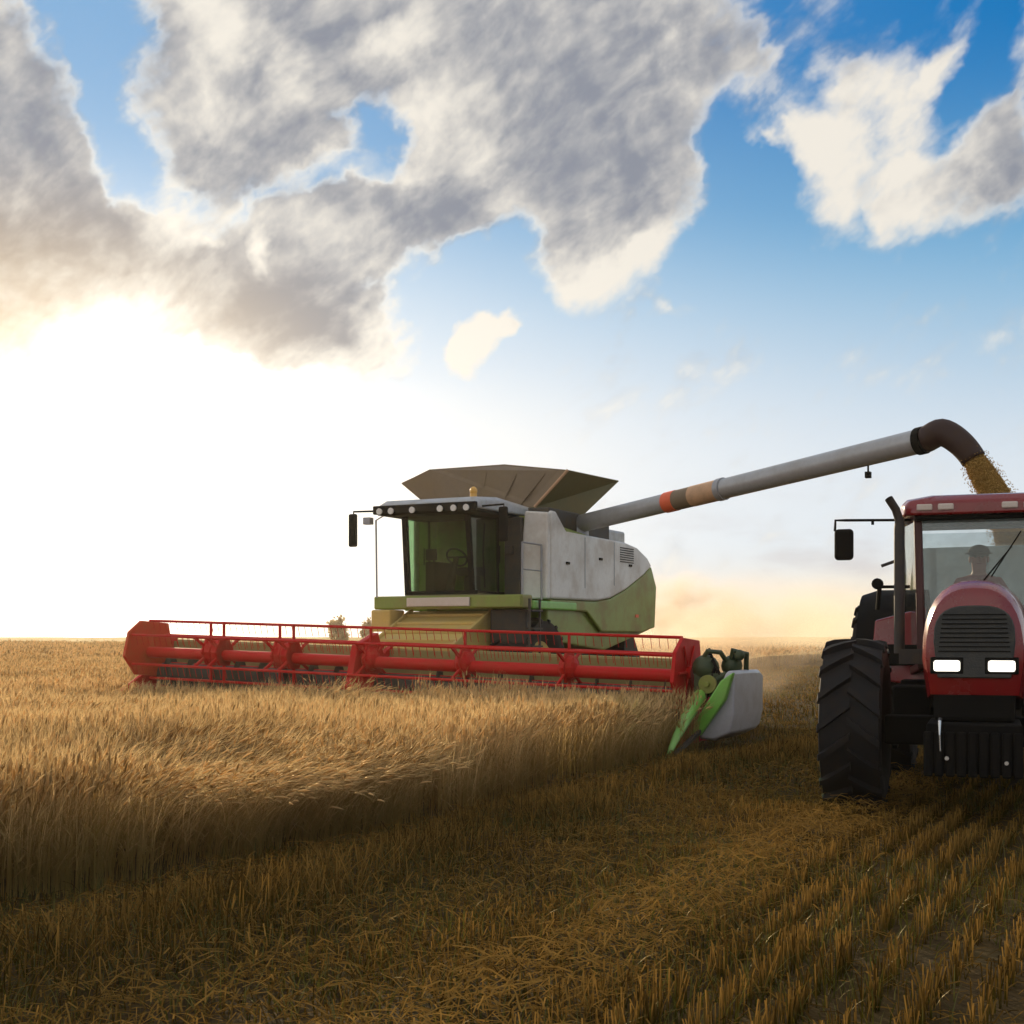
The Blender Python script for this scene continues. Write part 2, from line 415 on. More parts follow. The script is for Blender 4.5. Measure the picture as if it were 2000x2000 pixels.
class MB:
    def __init__(s, off=(0, 0, 0), fn=None):
        s.v = []; s.f = []; s.off = Vector(off); s.fn = fn

    def add(s, vs, fs):
        n = len(s.v)
        for p in vs:
            p = Vector(p)
            if s.fn: p = s.fn(p)
            s.v.append(p + s.off)
        s.f += [tuple(i + n for i in f) for f in fs]
        return s

    def box(s, x0, x1, y0, y1, z0, z1, m=None):
        vs = [(x, y, z) for x in (x0, x1) for y in (y0, y1) for z in (z0, z1)]
        if m: vs = [m @ Vector(p) for p in vs]
        return s.add(vs, [(0, 1, 3, 2), (4, 6, 7, 5), (0, 4, 5, 1), (2, 3, 7, 6), (0, 2, 6, 4), (1, 5, 7, 3)])

    def hexa(s, pts):     # eight corners: bottom four, top four
        return s.add(pts, [(3, 2, 1, 0), (4, 5, 6, 7), (0, 1, 5, 4), (1, 2, 6, 5), (2, 3, 7, 6), (3, 0, 4, 7)])

    def tube(s, path, r, n=10, caps=True, flat=1.0):
        path = [Vector(p) for p in path]
        k = len(path)
        rs = r if hasattr(r, '__len__') else [r] * k
        rings = []
        up = None
        for i in range(k):
            t = (path[min(i + 1, k - 1)] - path[max(i - 1, 0)]).normalized()
            if up is None:
                up = Vector((0, 0, 1)) if abs(t.z) < 0.9 else Vector((1, 0, 0))
            a = t.cross(up).normalized()
            u = a.cross(t).normalized()
            up = u
            for j in range(n):
                th = 2 * math.pi * j / n
                rings.append(path[i] + a * (math.cos(th) * rs[i]) + u * (math.sin(th) * rs[i] * flat))
        fs = [(i * n + j, i * n + (j + 1) % n, (i + 1) * n + (j + 1) % n, (i + 1) * n + j) for i in range(k - 1) for j in range(n)]
        if caps:
            fs += [tuple(range(n - 1, -1, -1)), tuple((k - 1) * n + j for j in range(n))]
        return s.add(rings, fs)

    def bar(s, a, b, w, h):      # a rectangular bar from a to b
        a, b = Vector(a), Vector(b)
        t = (b - a).normalized()
        up = Vector((0, 0, 1)) if abs(t.z) < 0.95 else Vector((0, 1, 0))
        x = t.cross(up).normalized() * w / 2
        u = x.cross(t).normalized() * h / 2
        return s.hexa([a - x - u, a + x - u, b + x - u, b - x - u, a - x + u, a + x + u, b + x + u, b - x + u])

    def prism(s, poly, axis, d0, d1):
        """polygon (u, v) extruded along an axis; X: u=y v=z, Y: u=x v=z, Z: u=x v=y"""
        def P3(u, v, d):
            return (d, u, v) if axis == 'X' else (u, d, v) if axis == 'Y' else (u, v, d)
        n = len(poly)
        vs = [P3(u, v, d0) for u, v in poly] + [P3(u, v, d1) for u, v in poly]
        return s.add(vs, [tuple(range(n - 1, -1, -1)), tuple(range(n, 2 * n))] + [(i, (i + 1) % n, (i + 1) % n + n, i + n) for i in range(n)])

    def lathe(s, prof, n=32, center=(0, 0, 0)):      # profile (x along the axle, radius); axle along X
        k = len(prof)
        c = Vector(center)
        vs = [c + Vector((x, r * math.cos(2 * math.pi * j / n), r * math.sin(2 * math.pi * j / n))) for x, r in prof for j in range(n)]
        fs = [(i * n + j, i * n + (j + 1) % n, (i + 1) * n + (j + 1) % n, (i + 1) * n + j) for i in range(k - 1) for j in range(n)]
        fs += [tuple(range(n - 1, -1, -1)), tuple((k - 1) * n + j for j in range(n))]
        return s.add(vs, fs)

    def ball(s, c, r, n=10, sq=(1, 1, 1)):
        c = Vector(c)
        vs = []; fs = []
        for i in range(n + 1):
            th = math.pi * i / n
            for j in range(2 * n):
                ph = math.pi * j / n
                vs.append(c + Vector((r * sq[0] * math.sin(th) * math.cos(ph), r * sq[1] * math.sin(th) * math.sin(ph), r * sq[2] * math.cos(th))))
        for i in range(n):
            for j in range(2 * n):
                fs.append((i * 2 * n + j, (i + 1) * 2 * n + j, (i + 1) * 2 * n + (j + 1) % (2 * n), i * 2 * n + (j + 1) % (2 * n)))
        return s.add(vs, fs)

    def loft(s, secs):
        n = len(secs[0]); k = len(secs)
        fs = [(i * n + j, i * n + (j + 1) % n, (i + 1) * n + (j + 1) % n, (i + 1) * n + j) for i in range(k - 1) for j in range(n)]
        fs += [tuple(range(n - 1, -1, -1)), tuple((k - 1) * n + j for j in range(n))]
        return s.add([p for q in secs for p in q], fs)

    def build(s, name, material, parent=None, bevel=0.0, smooth=None, solid=0.0, seg=2):
        me = bpy.data.meshes.new(name)
        me.from_pydata([tuple(p) for p in s.v], [], s.f)
        bm = bmesh.new(); bm.from_mesh(me)
        bmesh.ops.remove_doubles(bm, verts=bm.verts, dist=1e-5)
        bmesh.ops.recalc_face_normals(bm, faces=bm.faces)
        bm.to_mesh(me); bm.free()
        o = bpy.data.objects.new(name, me)
        COL.objects.link(o)
        me.materials.append(material)
        if parent is not None:
            o.parent = parent
        if solid:
            md = o.modifiers.new('solid', 'SOLIDIFY'); md.thickness = solid; md.offset = 0
        if bevel:
            md = o.modifiers.new('bevel', 'BEVEL'); md.width = bevel; md.segments = seg; md.limit_method = 'ANGLE'; md.angle_limit = R(35)
        if smooth is not None:
            for p in me.polygons: p.use_smooth = True
            me.set_sharp_from_angle(angle=R(smooth))
        return o


def copy_tree(o, parent=None):
    c = o.copy()
    COL.objects.link(c)
    if parent is not None:
        c.parent = parent
    for ch in list(o.children):
        copy_tree(ch, c)
    return c


# ------------------------------------------------------------------ the lie of the land
def ss(t):
    t = np.clip(t, 0, 1)
    return t * t * (3 - 2 * t)


def vnoise(x, y, seed=0):
    """smooth value noise, 0..1"""
    x = np.asarray(x, float); y = np.asarray(y, float)
    xi = np.floor(x).astype(np.int64); yi = np.floor(y).astype(np.int64)
    xf = x - xi; yf = y - yi
    xf = xf * xf * (3 - 2 * xf); yf = yf * yf * (3 - 2 * yf)
    def h(a, b):
        n = (a * 374761393 + b * 668265263 + seed * 1274126177) & 0xFFFFFFFF
        n = ((n ^ (n >> 13)) * 1274126177) & 0xFFFFFFFF
        return ((n ^ (n >> 16)) & 0xFFFF) / 65535.0
    return (h(xi, yi) * (1 - xf) + h(xi + 1, yi) * xf) * (1 - yf) + (h(xi, yi + 1) * (1 - xf) + h(xi + 1, yi + 1) * xf) * yf


CB = np.array([-2.07, 21.24])
bv = np.array([0.451, 0.893]); bv /= np.linalg.norm(bv)
rv = np.array([bv[1], -bv[0]])


def ground(x, y):
    x = np.asarray(x, float); y = np.asarray(y, float)
    g = -0.10 * ss((y - 14) / 4)
    g = g + 0.0060 * np.clip(y - 26, 0, 190) - 0.004 * np.clip(y - 216, 0, 1e9)
    near = ss((40 - y) / 20)
    g = g + near * 0.035 * (vnoise(x * 1.3, y * 1.3, 3) - 0.5)
    return g


def local(x, y):
    dx_ = x - CB[0]; dy_ = y - CB[1]
    return dx_ * rv[0] + dy_ * rv[1], dx_ * bv[0] + dy_ * bv[1]


EDGE_Y = [2, 5, 7.2, 8.3, 9.3, 10.4, 12.7, 14.4, 16, 18, 19, 400]
EDGE_X = [5.3, 5.45, 5.73, 5.98, 6.12, 6.24, 6.08, 6.0, 5.7, 5.5, 5.45, 5.45]


def standing(x, y):
    Xc, Yc = local(x, y)
    e = np.interp(y, EDGE_Y, EDGE_X) + 0.16 * (vnoise(y * 1.7, 0 * y, 5) - 0.5) + 0.22 * (vnoise(y * 5.0, x * 5.0, 6) - 0.5)
    return ((Xc < e) & (Yc < -0.28)) | (Xc < -5.45)


# ground sheet
gy = np.concatenate([np.arange(-6, 40, 0.35), 40 * 1.06 ** np.arange(0, 48)])
gx = np.concatenate([-20 * 1.09 ** np.arange(39, 0, -1), np.arange(-20, 20.01, 0.4), 20 * 1.09 ** np.arange(1, 40)])
GX, GY = np.meshgrid(gx, gy)
GZ = ground(GX, GY)
nx, ny = len(gx), len(gy)
idx = np.arange(nx * ny).reshape(ny, nx)
quads = np.stack([idx[:-1, :-1], idx[:-1, 1:], idx[1:, 1:], idx[1:, :-1]], -1).reshape(-1, 4)


def np_mesh(name, verts, faces, material, attrs=None, k=4):
    me = bpy.data.meshes.new(name)
    nv, nf = len(verts), len(faces)
    me.vertices.add(nv)
    me.vertices.foreach_set('co', np.ascontiguousarray(verts, dtype=np.float32).ravel())
    me.loops.add(nf * k)
    me.loops.foreach_set('vertex_index', np.ascontiguousarray(faces, dtype=np.int32).ravel())
    me.polygons.add(nf)
    me.polygons.foreach_set('loop_start', np.arange(0, nf * k, k, dtype=np.int32))
    me.update(calc_edges=True)
    for an, av in (attrs or {}).items():
        a = me.attributes.new(an, 'FLOAT', 'POINT')
        a.data.foreach_set('value', np.ascontiguousarray(av, dtype=np.float32).ravel())
    me.materials.append(material)
    o = bpy.data.objects.new(name, me)
    COL.objects.link(o)
    return o


def soil_mat():
    m = bpy.data.materials.new('stubble_soil')
    m.use_nodes = True
    N = NT(m.node_tree)
    b = m.node_tree.nodes['Principled BSDF']
    b.inputs['Roughness'].default_value = 0.95
    b.inputs['Specular IOR Level'].default_value = 0.1
    o = N.new('ShaderNodeTexCoord').outputs['Object']
    rot = N.new('ShaderNodeMapping', vector_type='POINT'); N.put(rot.inputs[0], o)
    rot.inputs['Rotation'].default_value = (0, 0, math.atan2(bv[0], bv[1]))
    st = N.v('MULTIPLY', rot.outputs[0], (5.0, 0.35, 1.0))
    n1 = N.noise(o, 0.9, 7, 0.65)
    n2 = N.noise(o, 14, 6, 0.7)
    n3 = N.noise(st, 1.0, 4, 0.6)
    c = N.mix(n2, (0.020, 0.013, 0.005), (0.10, 0.062, 0.020))
    c = N.mix(N.m('MULTIPLY', N.step(n3, 0.4, 0.7), 0.6), c, (0.11, 0.07, 0.022))
    c = N.mix(N.m('MULTIPLY', N.step(n1, 0.45, 0.7), 0.5), c, (0.04, 0.038, 0.009))
    N.put(b.inputs['Base Color'], c)
    bp = N.new('ShaderNodeBump'); bp.inputs['Strength'].default_value = 0.7; bp.inputs['Distance'].default_value = 0.04
    N.put(bp.inputs['Height'], n2); N.put(b.inputs['Normal'], bp.outputs[0])
    return m


tag(np_mesh('ground', np.stack([GX, GY, GZ], -1).reshape(-1, 3), quads, soil_mat()), kind='structure')


# ------------------------------------------------------------------ vegetation (ribbons laid out with numpy)
def ribbons(base, height, lean_az, lean, width, segs=3, curve=1.8, taper=0.3, tint=None, face=None, along0=0.0, along1=1.0):
    """n curved ribbons. lean = horizontal reach at the tip as a share of the height"""
    n = len(base)
    t = np.linspace(0, 1, segs + 1)
    ld = np.stack([np.cos(lean_az), np.sin(lean_az)], -1)
    reach = (lean * height)[:, None] * t[None, :] ** curve
    up = height[:, None] * (t[None, :] - 0.30 * np.minimum(lean, 1.5)[:, None] * t[None, :] ** 2.6)
    cx = base[:, 0:1] + ld[:, 0:1] * reach
    cy = base[:, 1:2] + ld[:, 1:2] * reach
    cz = base[:, 2:3] + up
    fa = rng.uniform(0, math.pi, n) if face is None else face
    wv = np.stack([np.cos(fa), np.sin(fa)], -1)
    wt_ = width[:, None] * (1 - (1 - taper) * t[None, :] ** 1.5) * 0.5
    L = np.stack([cx - wv[:, 0:1] * wt_, cy - wv[:, 1:2] * wt_, cz], -1)
    Rr = np.stack([cx + wv[:, 0:1] * wt_, cy + wv[:, 1:2] * wt_, cz], -1)
    V = np.stack([L, Rr], 2).reshape(n, -1, 3)
    k = 2 * (segs + 1)
    b0 = (np.arange(n) * k)[:, None, None]
    q = np.array([[2 * i, 2 * i + 1, 2 * i + 3, 2 * i + 2] for i in range(segs)])[None]
    F = (b0 + q).reshape(-1, 4)
    ti = np.repeat((rng.uniform(0, 1, n) if tint is None else tint)[:, None], k, 1).ravel()
    ag = np.repeat((along0 + (along1 - along0) * t)[None], n, 0)
    ag = np.repeat(ag[:, :, None], 2, 2).ravel()
    tip = np.stack([cx[:, -1], cy[:, -1], cz[:, -1]], -1)
    tv = tip - np.stack([cx[:, -2], cy[:, -2], cz[:, -2]], -1)
    tv /= np.linalg.norm(tv, axis=1, keepdims=True) + 1e-9
    return V.reshape(-1, 3), F, ti, ag, tip, tv


def spindles(p0, d, length, rad, tint, n=4, prof=((0, .3), (.18, .9), (.5, 1.0), (.8, .7), (1, .12)), droop=0.25):
    """ears: tapered four-sided bodies along direction d, bending down a little"""
    N_ = len(p0)
    a = np.cross(d, np.array([0, 0, 1.0])); a /= np.linalg.norm(a, axis=1, keepdims=True) + 1e-6
    u = np.cross(a, d)
    V = []
    for (t, w) in prof:
        c = p0 + d * (length * t)[:, None]
        c = c.copy(); c[:, 2] -= droop * length * t * t
        for j in range(n):
            th = 2 * math.pi * j / n
            V.append(c + (a * math.cos(th) + u * math.sin(th)) * (rad * w)[:, None])
    V = np.stack(V, 1)
    k = n * len(prof)
    q = np.array([[i * n + j, i * n + (j + 1) % n, (i + 1) * n + (j + 1) % n, (i + 1) * n + j] for i in range(len(prof) - 1) for j in range(n)])
    F = ((np.arange(N_) * k)[:, None, None] + q[None]).reshape(-1, 4)
    return V.reshape(-1, 3), F, np.repeat(tint, k), np.ones(N_ * k)


def join(parts):
    V = []; F = []; T = []; A = []; n = 0
    for p in parts:
        V.append(p[0]); F.append(p[1] + n); T.append(p[2]); A.append(p[3]); n += len(p[0])
    return np.concatenate(V), np.concatenate(F), np.concatenate(T), np.concatenate(A)


def scatter(y0, y1, dens, side=1.0, xmax=None, xmin=None):
    n = int(dens * (y1 - y0) * (2 * (0.40 * y1 + side)))
    y = rng.uniform(y0, y1, n); x = rng.uniform(-1, 1, n) * (0.40 * y1 + side)
    k = np.abs(x) < 0.40 * y + side
    return x[k], y[k]


crop_mat = straw_mat('ripe_barley', (0.31, 0.18, 0.05), (0.92, 0.65, 0.31), 0.50, green=(0.25, 0.18, 0.045))
stub_mat = straw_mat('cut_straw', (0.045, 0.026, 0.006), (0.33, 0.185, 0.045), 0.28, green=(0.065, 0.062, 0.008), gloss=0.0)
weed_mat = straw_mat('green_undergrowth', (0.040, 0.048, 0.006), (0.14, 0.12, 0.018), 0.35)

parts = []
for (y0, y1, dens, ws) in ((5.2, 13, 1150, 1.0), (13, 24, 520, 1.35), (24, 48, 110, 2.3), (48, 110, 16, 5.5)):
    x, y = scatter(y0, y1, dens)
    cl_ = vnoise(x * 6.5, y * 6.5, 61) * 0.6 + vnoise(x * 2.2, y * 2.2, 62) * 0.4
    k = standing(x, y) & (rng.uniform(0, 1, len(x)) < np.clip(1.9 * (cl_ - 0.18), 0.12, 1.0))
    x, y = x[k], y[k]
    n = len(x)
    hmod = vnoise(x * 0.55, y * 0.55, 11)
    Xc, Yc = local(x, y)
    h = 0.63 + 0.14 * (hmod - 0.5) + rng.normal(0, 0.055, n) + 0.42 * np.exp(-((Yc + 1.5) / 0.9) ** 2) * ss((vnoise(x * 1.5, y * 1.5, 71) - 0.42) / 0.4) * np.exp(-((Xc - 0.3) / 3.0) ** 2)
    # the crop leans with the wind in slow waves; in places it is lodged
    wave = vnoise(x * 0.45 + 7, y * 0.45, 21)
    la = 2 * math.pi * (0.02 + 0.30 * vnoise(x * 0.3, y * 0.3 + 5, 31)) - 0.9 + rng.normal(0, 0.75, n)
    near_edge = ss((Xc - np.interp(y, EDGE_Y, EDGE_X) + 1.3) / 0.7) * ss((y - 10) / 3)
    ln = np.clip(0.10 + 0.60 * (1 - 0.8 * near_edge) * ss((wave - 0.50) / 0.4) + rng.normal(0, 0.16, n), 0.02, 1.5)
    base = np.stack([x, y, ground(x, y)], -1)
    tint = np.clip(0.55 * vnoise(x * 0.8, y * 0.8, 41) + 0.3 * vnoise(x * 5, y * 5, 42) + rng.uniform(-0.35, 0.55, n), 0, 1)
    st = ribbons(base, h, la, ln, np.full(n, 0.0050 * ws), 4, 2.0, 0.6, tint)
    parts.append(st[:4])
    tip, td = st[4], st[5]
    el_ = rng.uniform(0.065, 0.105, n) * (1 + 0.25 * (ws - 1))
    ear = spindles(tip, td, el_, np.full(n, 0.0068 * ws), np.clip(tint + 0.15, 0, 1))
    parts.append(ear)
    # awns
    for q in range(3 if ws < 2 else 2):
        m_ = len(tip)
        dd = td + rng.normal(0, 0.28, (m_, 3)); dd /= np.linalg.norm(dd, axis=1, keepdims=True)
        p0 = tip + td * (el_ * rng.uniform(0.3, 0.9, m_))[:, None]
        wv = np.cross(dd, rng.normal(0, 1, (m_, 3))); wv /= np.linalg.norm(wv, axis=1, keepdims=True)
        ll = rng.uniform(0.07, 0.13, m_)[:, None]; ww = 0.0011 * ws
        p1 = p0 + dd * ll; p1[:, 2] -= 0.02
        V = np.stack([p0 - wv * ww, p0 + wv * ww, p1 + wv * ww * 0.3, p1 - wv * ww * 0.3], 1).reshape(-1, 3)
        parts.append((V, np.arange(m_ * 4).reshape(-1, 4), np.repeat(np.clip(tint + 0.3, 0, 1), 4), np.ones(m_ * 4)))
    # leaves
    for q in range(2 if ws < 2 else 1):
        s_ = rng.uniform(0.15, 0.75, n)
        b2 = base.copy(); b2[:, 2] += h * s_ * 0.9
        ld = np.stack([np.cos(la), np.sin(la)], -1); b2[:, :2] += ld * (ln * h * s_ ** 2)[:, None]
        lv = ribbons(b2, rng.uniform(0.06, 0.16, n), rng.uniform(0, 6.28, n), rng.uniform(0.5, 1.6, n), np.full(n, 0.008 * ws), 3, 1.3, 0.1, np.clip(tint - 0.1, 0, 1), along0=0.3, along1=0.6)
        parts.append(lv[:4])
V, F, T, A = join(parts)
crop = np_mesh('standing_barley', V, F, crop_mat, dict(tint=T, along=A))
tag(crop, 'ripe golden standing barley filling the left of the field', 'crop', kind='stuff')

# the far crop reads as one canopy
def far_mat():
    m = bpy.data.materials.new('far_barley'); m.use_nodes = True
    N = NT(m.node_tree); b = m.node_tree.nodes['Principled BSDF']
    b.inputs['Roughness'].default_value = 0.9; b.inputs['Specular IOR Level'].default_value = 0.1
    o = N.new('ShaderNodeTexCoord').outputs['Object']
    n1 = N.noise(o, 0.35, 6, 0.65); n2 = N.noise(o, 5.0, 6, 0.7)
    c = N.mix(n2, (0.30, 0.19, 0.06), (0.85, 0.60, 0.24))
    c = N.mix(N.m('MULTIPLY', N.step(n1, 0.4, 0.7), 0.4), c, (0.70, 0.52, 0.18))
    N.put(b.inputs['Base Color'], c)
    bp = N.new('ShaderNodeBump'); bp.inputs['Strength'].default_value = 1.0; bp.inputs['Distance'].default_value = 0.25
    N.put(bp.inputs['Height'], n2); N.put(b.inputs['Normal'], bp.outputs[0])
    return m
fy = 34 * 1.05 ** np.arange(0, 58)
fu = np.linspace(0, 1, 60)
FY, FU = np.meshgrid(fy, fu, indexing='ij')
edge_x = CB[0] + rv[0] * -5.7 + bv[0] * (FY - CB[1] - rv[1] * -5.7) / bv[1]
FX = edge_x - FU * (20 + FY * 1.2)
FZ = ground(FX, FY) + 0.44 + 0.12 * (vnoise(FX * 1.1, FY * 1.1, 9) - 0.5)
ids = np.arange(FX.size).reshape(FX.shape)
fq = np.stack([ids[:-1, :-1], ids[:-1, 1:], ids[1:, 1:], ids[1:, :-1]], -1).reshape(-1, 4)
tag(np_mesh('distant_barley', np.stack([FX, FY, FZ], -1).reshape(-1, 3), fq, far_mat()), 'far golden barley canopy running to the horizon', 'crop', kind='stuff')

# stubble: rows along the driving direction, a taller bank beside the standing crop, loose cut straw
parts = []; weeds = []
for (y0, y1, dens, ws) in ((3.6, 12, 1.0, 1.0), (12, 24, 0.42, 1.6), (24, 60, 0.10, 3.2)):
    x, y = scatter(y0, y1, 640 * dens)
    Xp = x * rv[0] + y * rv[1]; Yp = x * bv[0] + y * bv[1]
    row = 0.22
    rows = Xp > -2.05
    jit = rng.normal(0, 0.022, len(x)) + 0.03 * (vnoise(Yp * 1.5, np.round(Xp / row) * 3.1, 2) - 0.5)
    Xs = np.where(rows, np.round(Xp / row) * row + jit, Xp)
    x = Xs * rv[0] + Yp * bv[0]; y = Xs * rv[1] + Yp * bv[1]
    cl_ = 0.5 * vnoise(x * 7, y * 7, 63) + 0.5 * vnoise(x * 1.8, y * 1.8, 64)
    k = ~standing(x, y) & (y > 3.0) & (rng.uniform(0, 1, len(x)) < np.clip(2.2 * (cl_ - 0.22), 0.10, 1.0))
    x, y, Xs, Yp, rows = x[k], y[k], Xs[k], Yp[k], rows[k]
    n = len(x)
    bank = np.exp(-((Xs + 4.35) / 0.42) ** 2) * (0.6 + 0.8 * vnoise(Yp * 1.1, Xs, 17))
    h = 0.06 + 0.17 * bank + 0.10 * vnoise(x * 1.6, y * 1.6, 19) ** 1.5 + np.where(rows, 0.05, 0.0) + rng.normal(0, 0.025, n)
    h = np.clip(h, 0.03, 0.4)
    la = rng.uniform(0, 6.28, n)
    ln = np.where(rows, np.abs(rng.normal(0.10, 0.14, n)), np.abs(rng.normal(0.25, 0.35, n)))
    tint = np.clip(0.6 * vnoise(x * 1.3, y * 1.3, 23) + 0.35 * vnoise(x * 6, y * 6, 24) + rng.uniform(-0.45, 0.50, n), 0, 1)
    base = np.stack([x, y, ground(x, y) - 0.005], -1)
    parts.append(ribbons(base, h, la, np.clip(ln, 0, 1.4), np.full(n, 0.0060 * ws), 2, 1.4, 0.85, tint, along0=0.2, along1=1.0)[:4])
    # loose straw lying about
    x, y = scatter(y0, y1, 900 * dens)
    Xs = x * rv[0] + y * rv[1]; Yp = x * bv[0] + y * bv[1]
    swath = 1.25 * np.exp(-((Xs + 2.35) / 0.40) ** 2) + 0.55 * np.exp(-((Xs + 3.6) / 0.7) ** 2) + 0.6 * np.exp(-((Xs + 5.0) / 0.35) ** 2)
    k = ~standing(x, y) & (rng.uniform(0, 1, len(x)) < 0.16 + 0.8 * swath * (0.5 + vnoise(Yp * 1.4, Xs * 2, 27)))
    x, y, sw = x[k], y[k], swath[k]
    n = len(x)
    base = np.stack([x, y, ground(x, y) + 0.01 + np.abs(rng.normal(0, 0.03, n)) + 0.09 * sw * rng.uniform(0, 1, n)], -1)
    ln_ = rng.uniform(0.06, 0.20, n)
    a = rng.uniform(0, 6.28, n); ti = rng.normal(0, 0.15, n)
    d = np.stack([np.cos(a) * np.cos(ti), np.sin(a) * np.cos(ti), np.sin(ti)], -1)
    sd = np.stack([-np.sin(a), np.cos(a), rng.normal(0, 0.3, n)], -1)
    p1 = base + d * ln_[:, None]; p1[:, 2] = np.maximum(p1[:, 2], ground(p1[:, 0], p1[:, 1]) + 0.008)
    pm = (base + p1) / 2; pm[:, 2] += rng.uniform(0, 0.03, n)
    w = 0.0032 * ws
    V = np.stack([base - sd * w, base + sd * w, pm - sd * w, pm + sd * w, p1 - sd * w, p1 + sd * w], 1).reshape(-1, 3)
    q = np.array([[0, 1, 3, 2], [2, 3, 5, 4]])
    F = ((np.arange(n) * 6)[:, None, None] + q[None]).reshape(-1, 4)
    tt = np.clip(rng.uniform(0.0, 0.75, n) + 0.50 * sw, 0, 1)
    parts.append((V, F, np.repeat(tt, 6), np.ones(n * 6)))
    # green undergrowth in drifts
    x, y = scatter(y0, y1, 420 * dens)
    Xs = x * rv[0] + y * rv[1]; Yp = x * bv[0] + y * bv[1]
    g_ = vnoise(x * 0.9, y * 0.9, 37) + 0.35 * np.exp(-((Xs + 4.6) / 0.8) ** 2)
    k = ~standing(x, y) & (g_ + rng.uniform(-0.25, 0.25, len(x)) > 0.60)
    x, y = x[k], y[k]; n = len(x)
    base = np.stack([x, y, ground(x, y) - 0.005], -1)
    weeds.append(ribbons(base, rng.uniform(0.05, 0.19, n), rng.uniform(0, 6.28, n), np.abs(rng.normal(0.5, 0.4, n)), np.full(n, 0.0065 * ws), 3, 1.7, 0.1)[:4])
V, F, T, A = join(parts)
tag(np_mesh('stubble', V, F, stub_mat, dict(tint=T, along=A)), 'cut brown stubble in rows with loose straw between', 'stubble', kind='stuff')
V, F, T, A = join(weeds)
tag(np_mesh('undergrowth', V, F, weed_mat, dict(tint=T, along=A)), 'low dull green grass growing through the cut stubble', 'grass', kind='stuff')


# ------------------------------------------------------------------ wheels
def make_tyre(r, w, lugs, lug_h=0.05, lug_w=0.055, rim_r=0.55):
    mb = MB()
    h = w / 2
    rr = rim_r * r
    prof = [(-h * 0.62, rr), (-h * 0.92, rr + (r - rr) * 0.25), (-h * 1.0, rr + (r - rr) * 0.55), (-h * 0.93, r * 0.965 - lug_h * 0.5), (-h * 0.75, r - lug_h * 0.95), (0, r - lug_h * 0.75),
            (h * 0.75, r - lug_h * 0.95), (h * 0.93, r * 0.965 - lug_h * 0.5), (h * 1.0, rr + (r - rr) * 0.55), (h * 0.92, rr + (r - rr) * 0.25), (h * 0.62, rr)]
    mb.lathe(prof, 56)
    for s in (-1, 1):
        for i in range(lugs):
            a0 = 2 * math.pi * (i + (0.25 if s > 0 else -0.25)) / lugs
            secs = []
            for (t, xr, rad) in ((0, -0.04, r), (0.35, 0.35, r * 0.998), (0.7, 0.72, r * 0.99), (0.9, 0.97, r * 0.965), (1.0, 1.02, r * 0.90)):
                a = a0 + 0.30 * t
                x = s * h * xr
                ct, st_ = math.cos(a), math.sin(a)
                rad_v = Vector((0, ct, st_)); tan = Vector((0, -st_, ct))
                c = Vector((x, 0, 0)) + rad_v * rad
                inner = c - rad_v * lug_h * 1.4 - Vector((s * 0.02 * (t > 0.8), 0, 0))
                if t > 0.95:
                    inner = c - rad_v * lug_h * 0.6 - Vector((s * 0.06, 0, 0))
                hw = lug_w / 2
                secs.append([c - tan * hw, c + tan * hw, inner + tan * hw * 1.25, inner - tan * hw * 1.25])
            mb.loft(secs)
    return mb


def make_rim(r, w, rim_r=0.55):
    mb = MB()
    rr = rim_r * r
    h = w / 2
    mb.lathe([(-h * 0.66, rr * 1.03), (-h * 0.60, rr * 0.95), (-h * 0.15, rr * 0.85), (-h * 0.10, rr * 0.3), (-h * 0.4, rr * 0.28), (-h * 0.4, 0.02), (h * 0.4, 0.02), (h * 0.4, rr * 0.28), (h * 0.10, rr * 0.3), (h * 0.15, rr * 0.85), (h * 0.60, rr * 0.95), (h * 0.66, rr * 1.03)], 40)
    for s in (-1, 1):
        for k in range(8):
            a = 2 * math.pi * k / 8
            c = Vector((s * h * 0.12, math.cos(a) * rr * 0.42, math.sin(a) * rr * 0.42))
            mb.tube([c, c + Vector((s * 0.05, 0, 0))], 0.022, 6)
    return mb


def wheel(parent, x, y, z, r, w, lugs, rim_mat, tyre=None, rim=None):
    """tyre mesh with its rim as a sub-part"""
    if tyre is None:
        t = make_tyre(r, w, lugs, 0.065, 0.055).build('wheel', M['rubber'], parent, smooth=40)
        rm = make_rim(r, w).build('rim', rim_mat, t, smooth=40)
    else:
        t = tyre.copy(); COL.objects.link(t); t.parent = parent
        rm = rim.copy(); COL.objects.link(rm); rm.parent = t
    t.location = (x, y, z)
    return t, rm


# ------------------------------------------------------------------ combine harvester
CZ = -0.10
combine = empty('combine_harvester', (CB[0], CB[1], CZ), -math.atan2(bv[0], bv[1]))
tag(combine, 'white and green combine harvester with a wide red reel and its unloading tube swung out', 'combine harvester')
OFF = (0, 0, -CZ)
B = lambda: MB(OFF)
def tilt(p): return Vector((p.x, p.y, p.z - 0.030 * p.x))
H = lambda: MB(OFF, tilt)

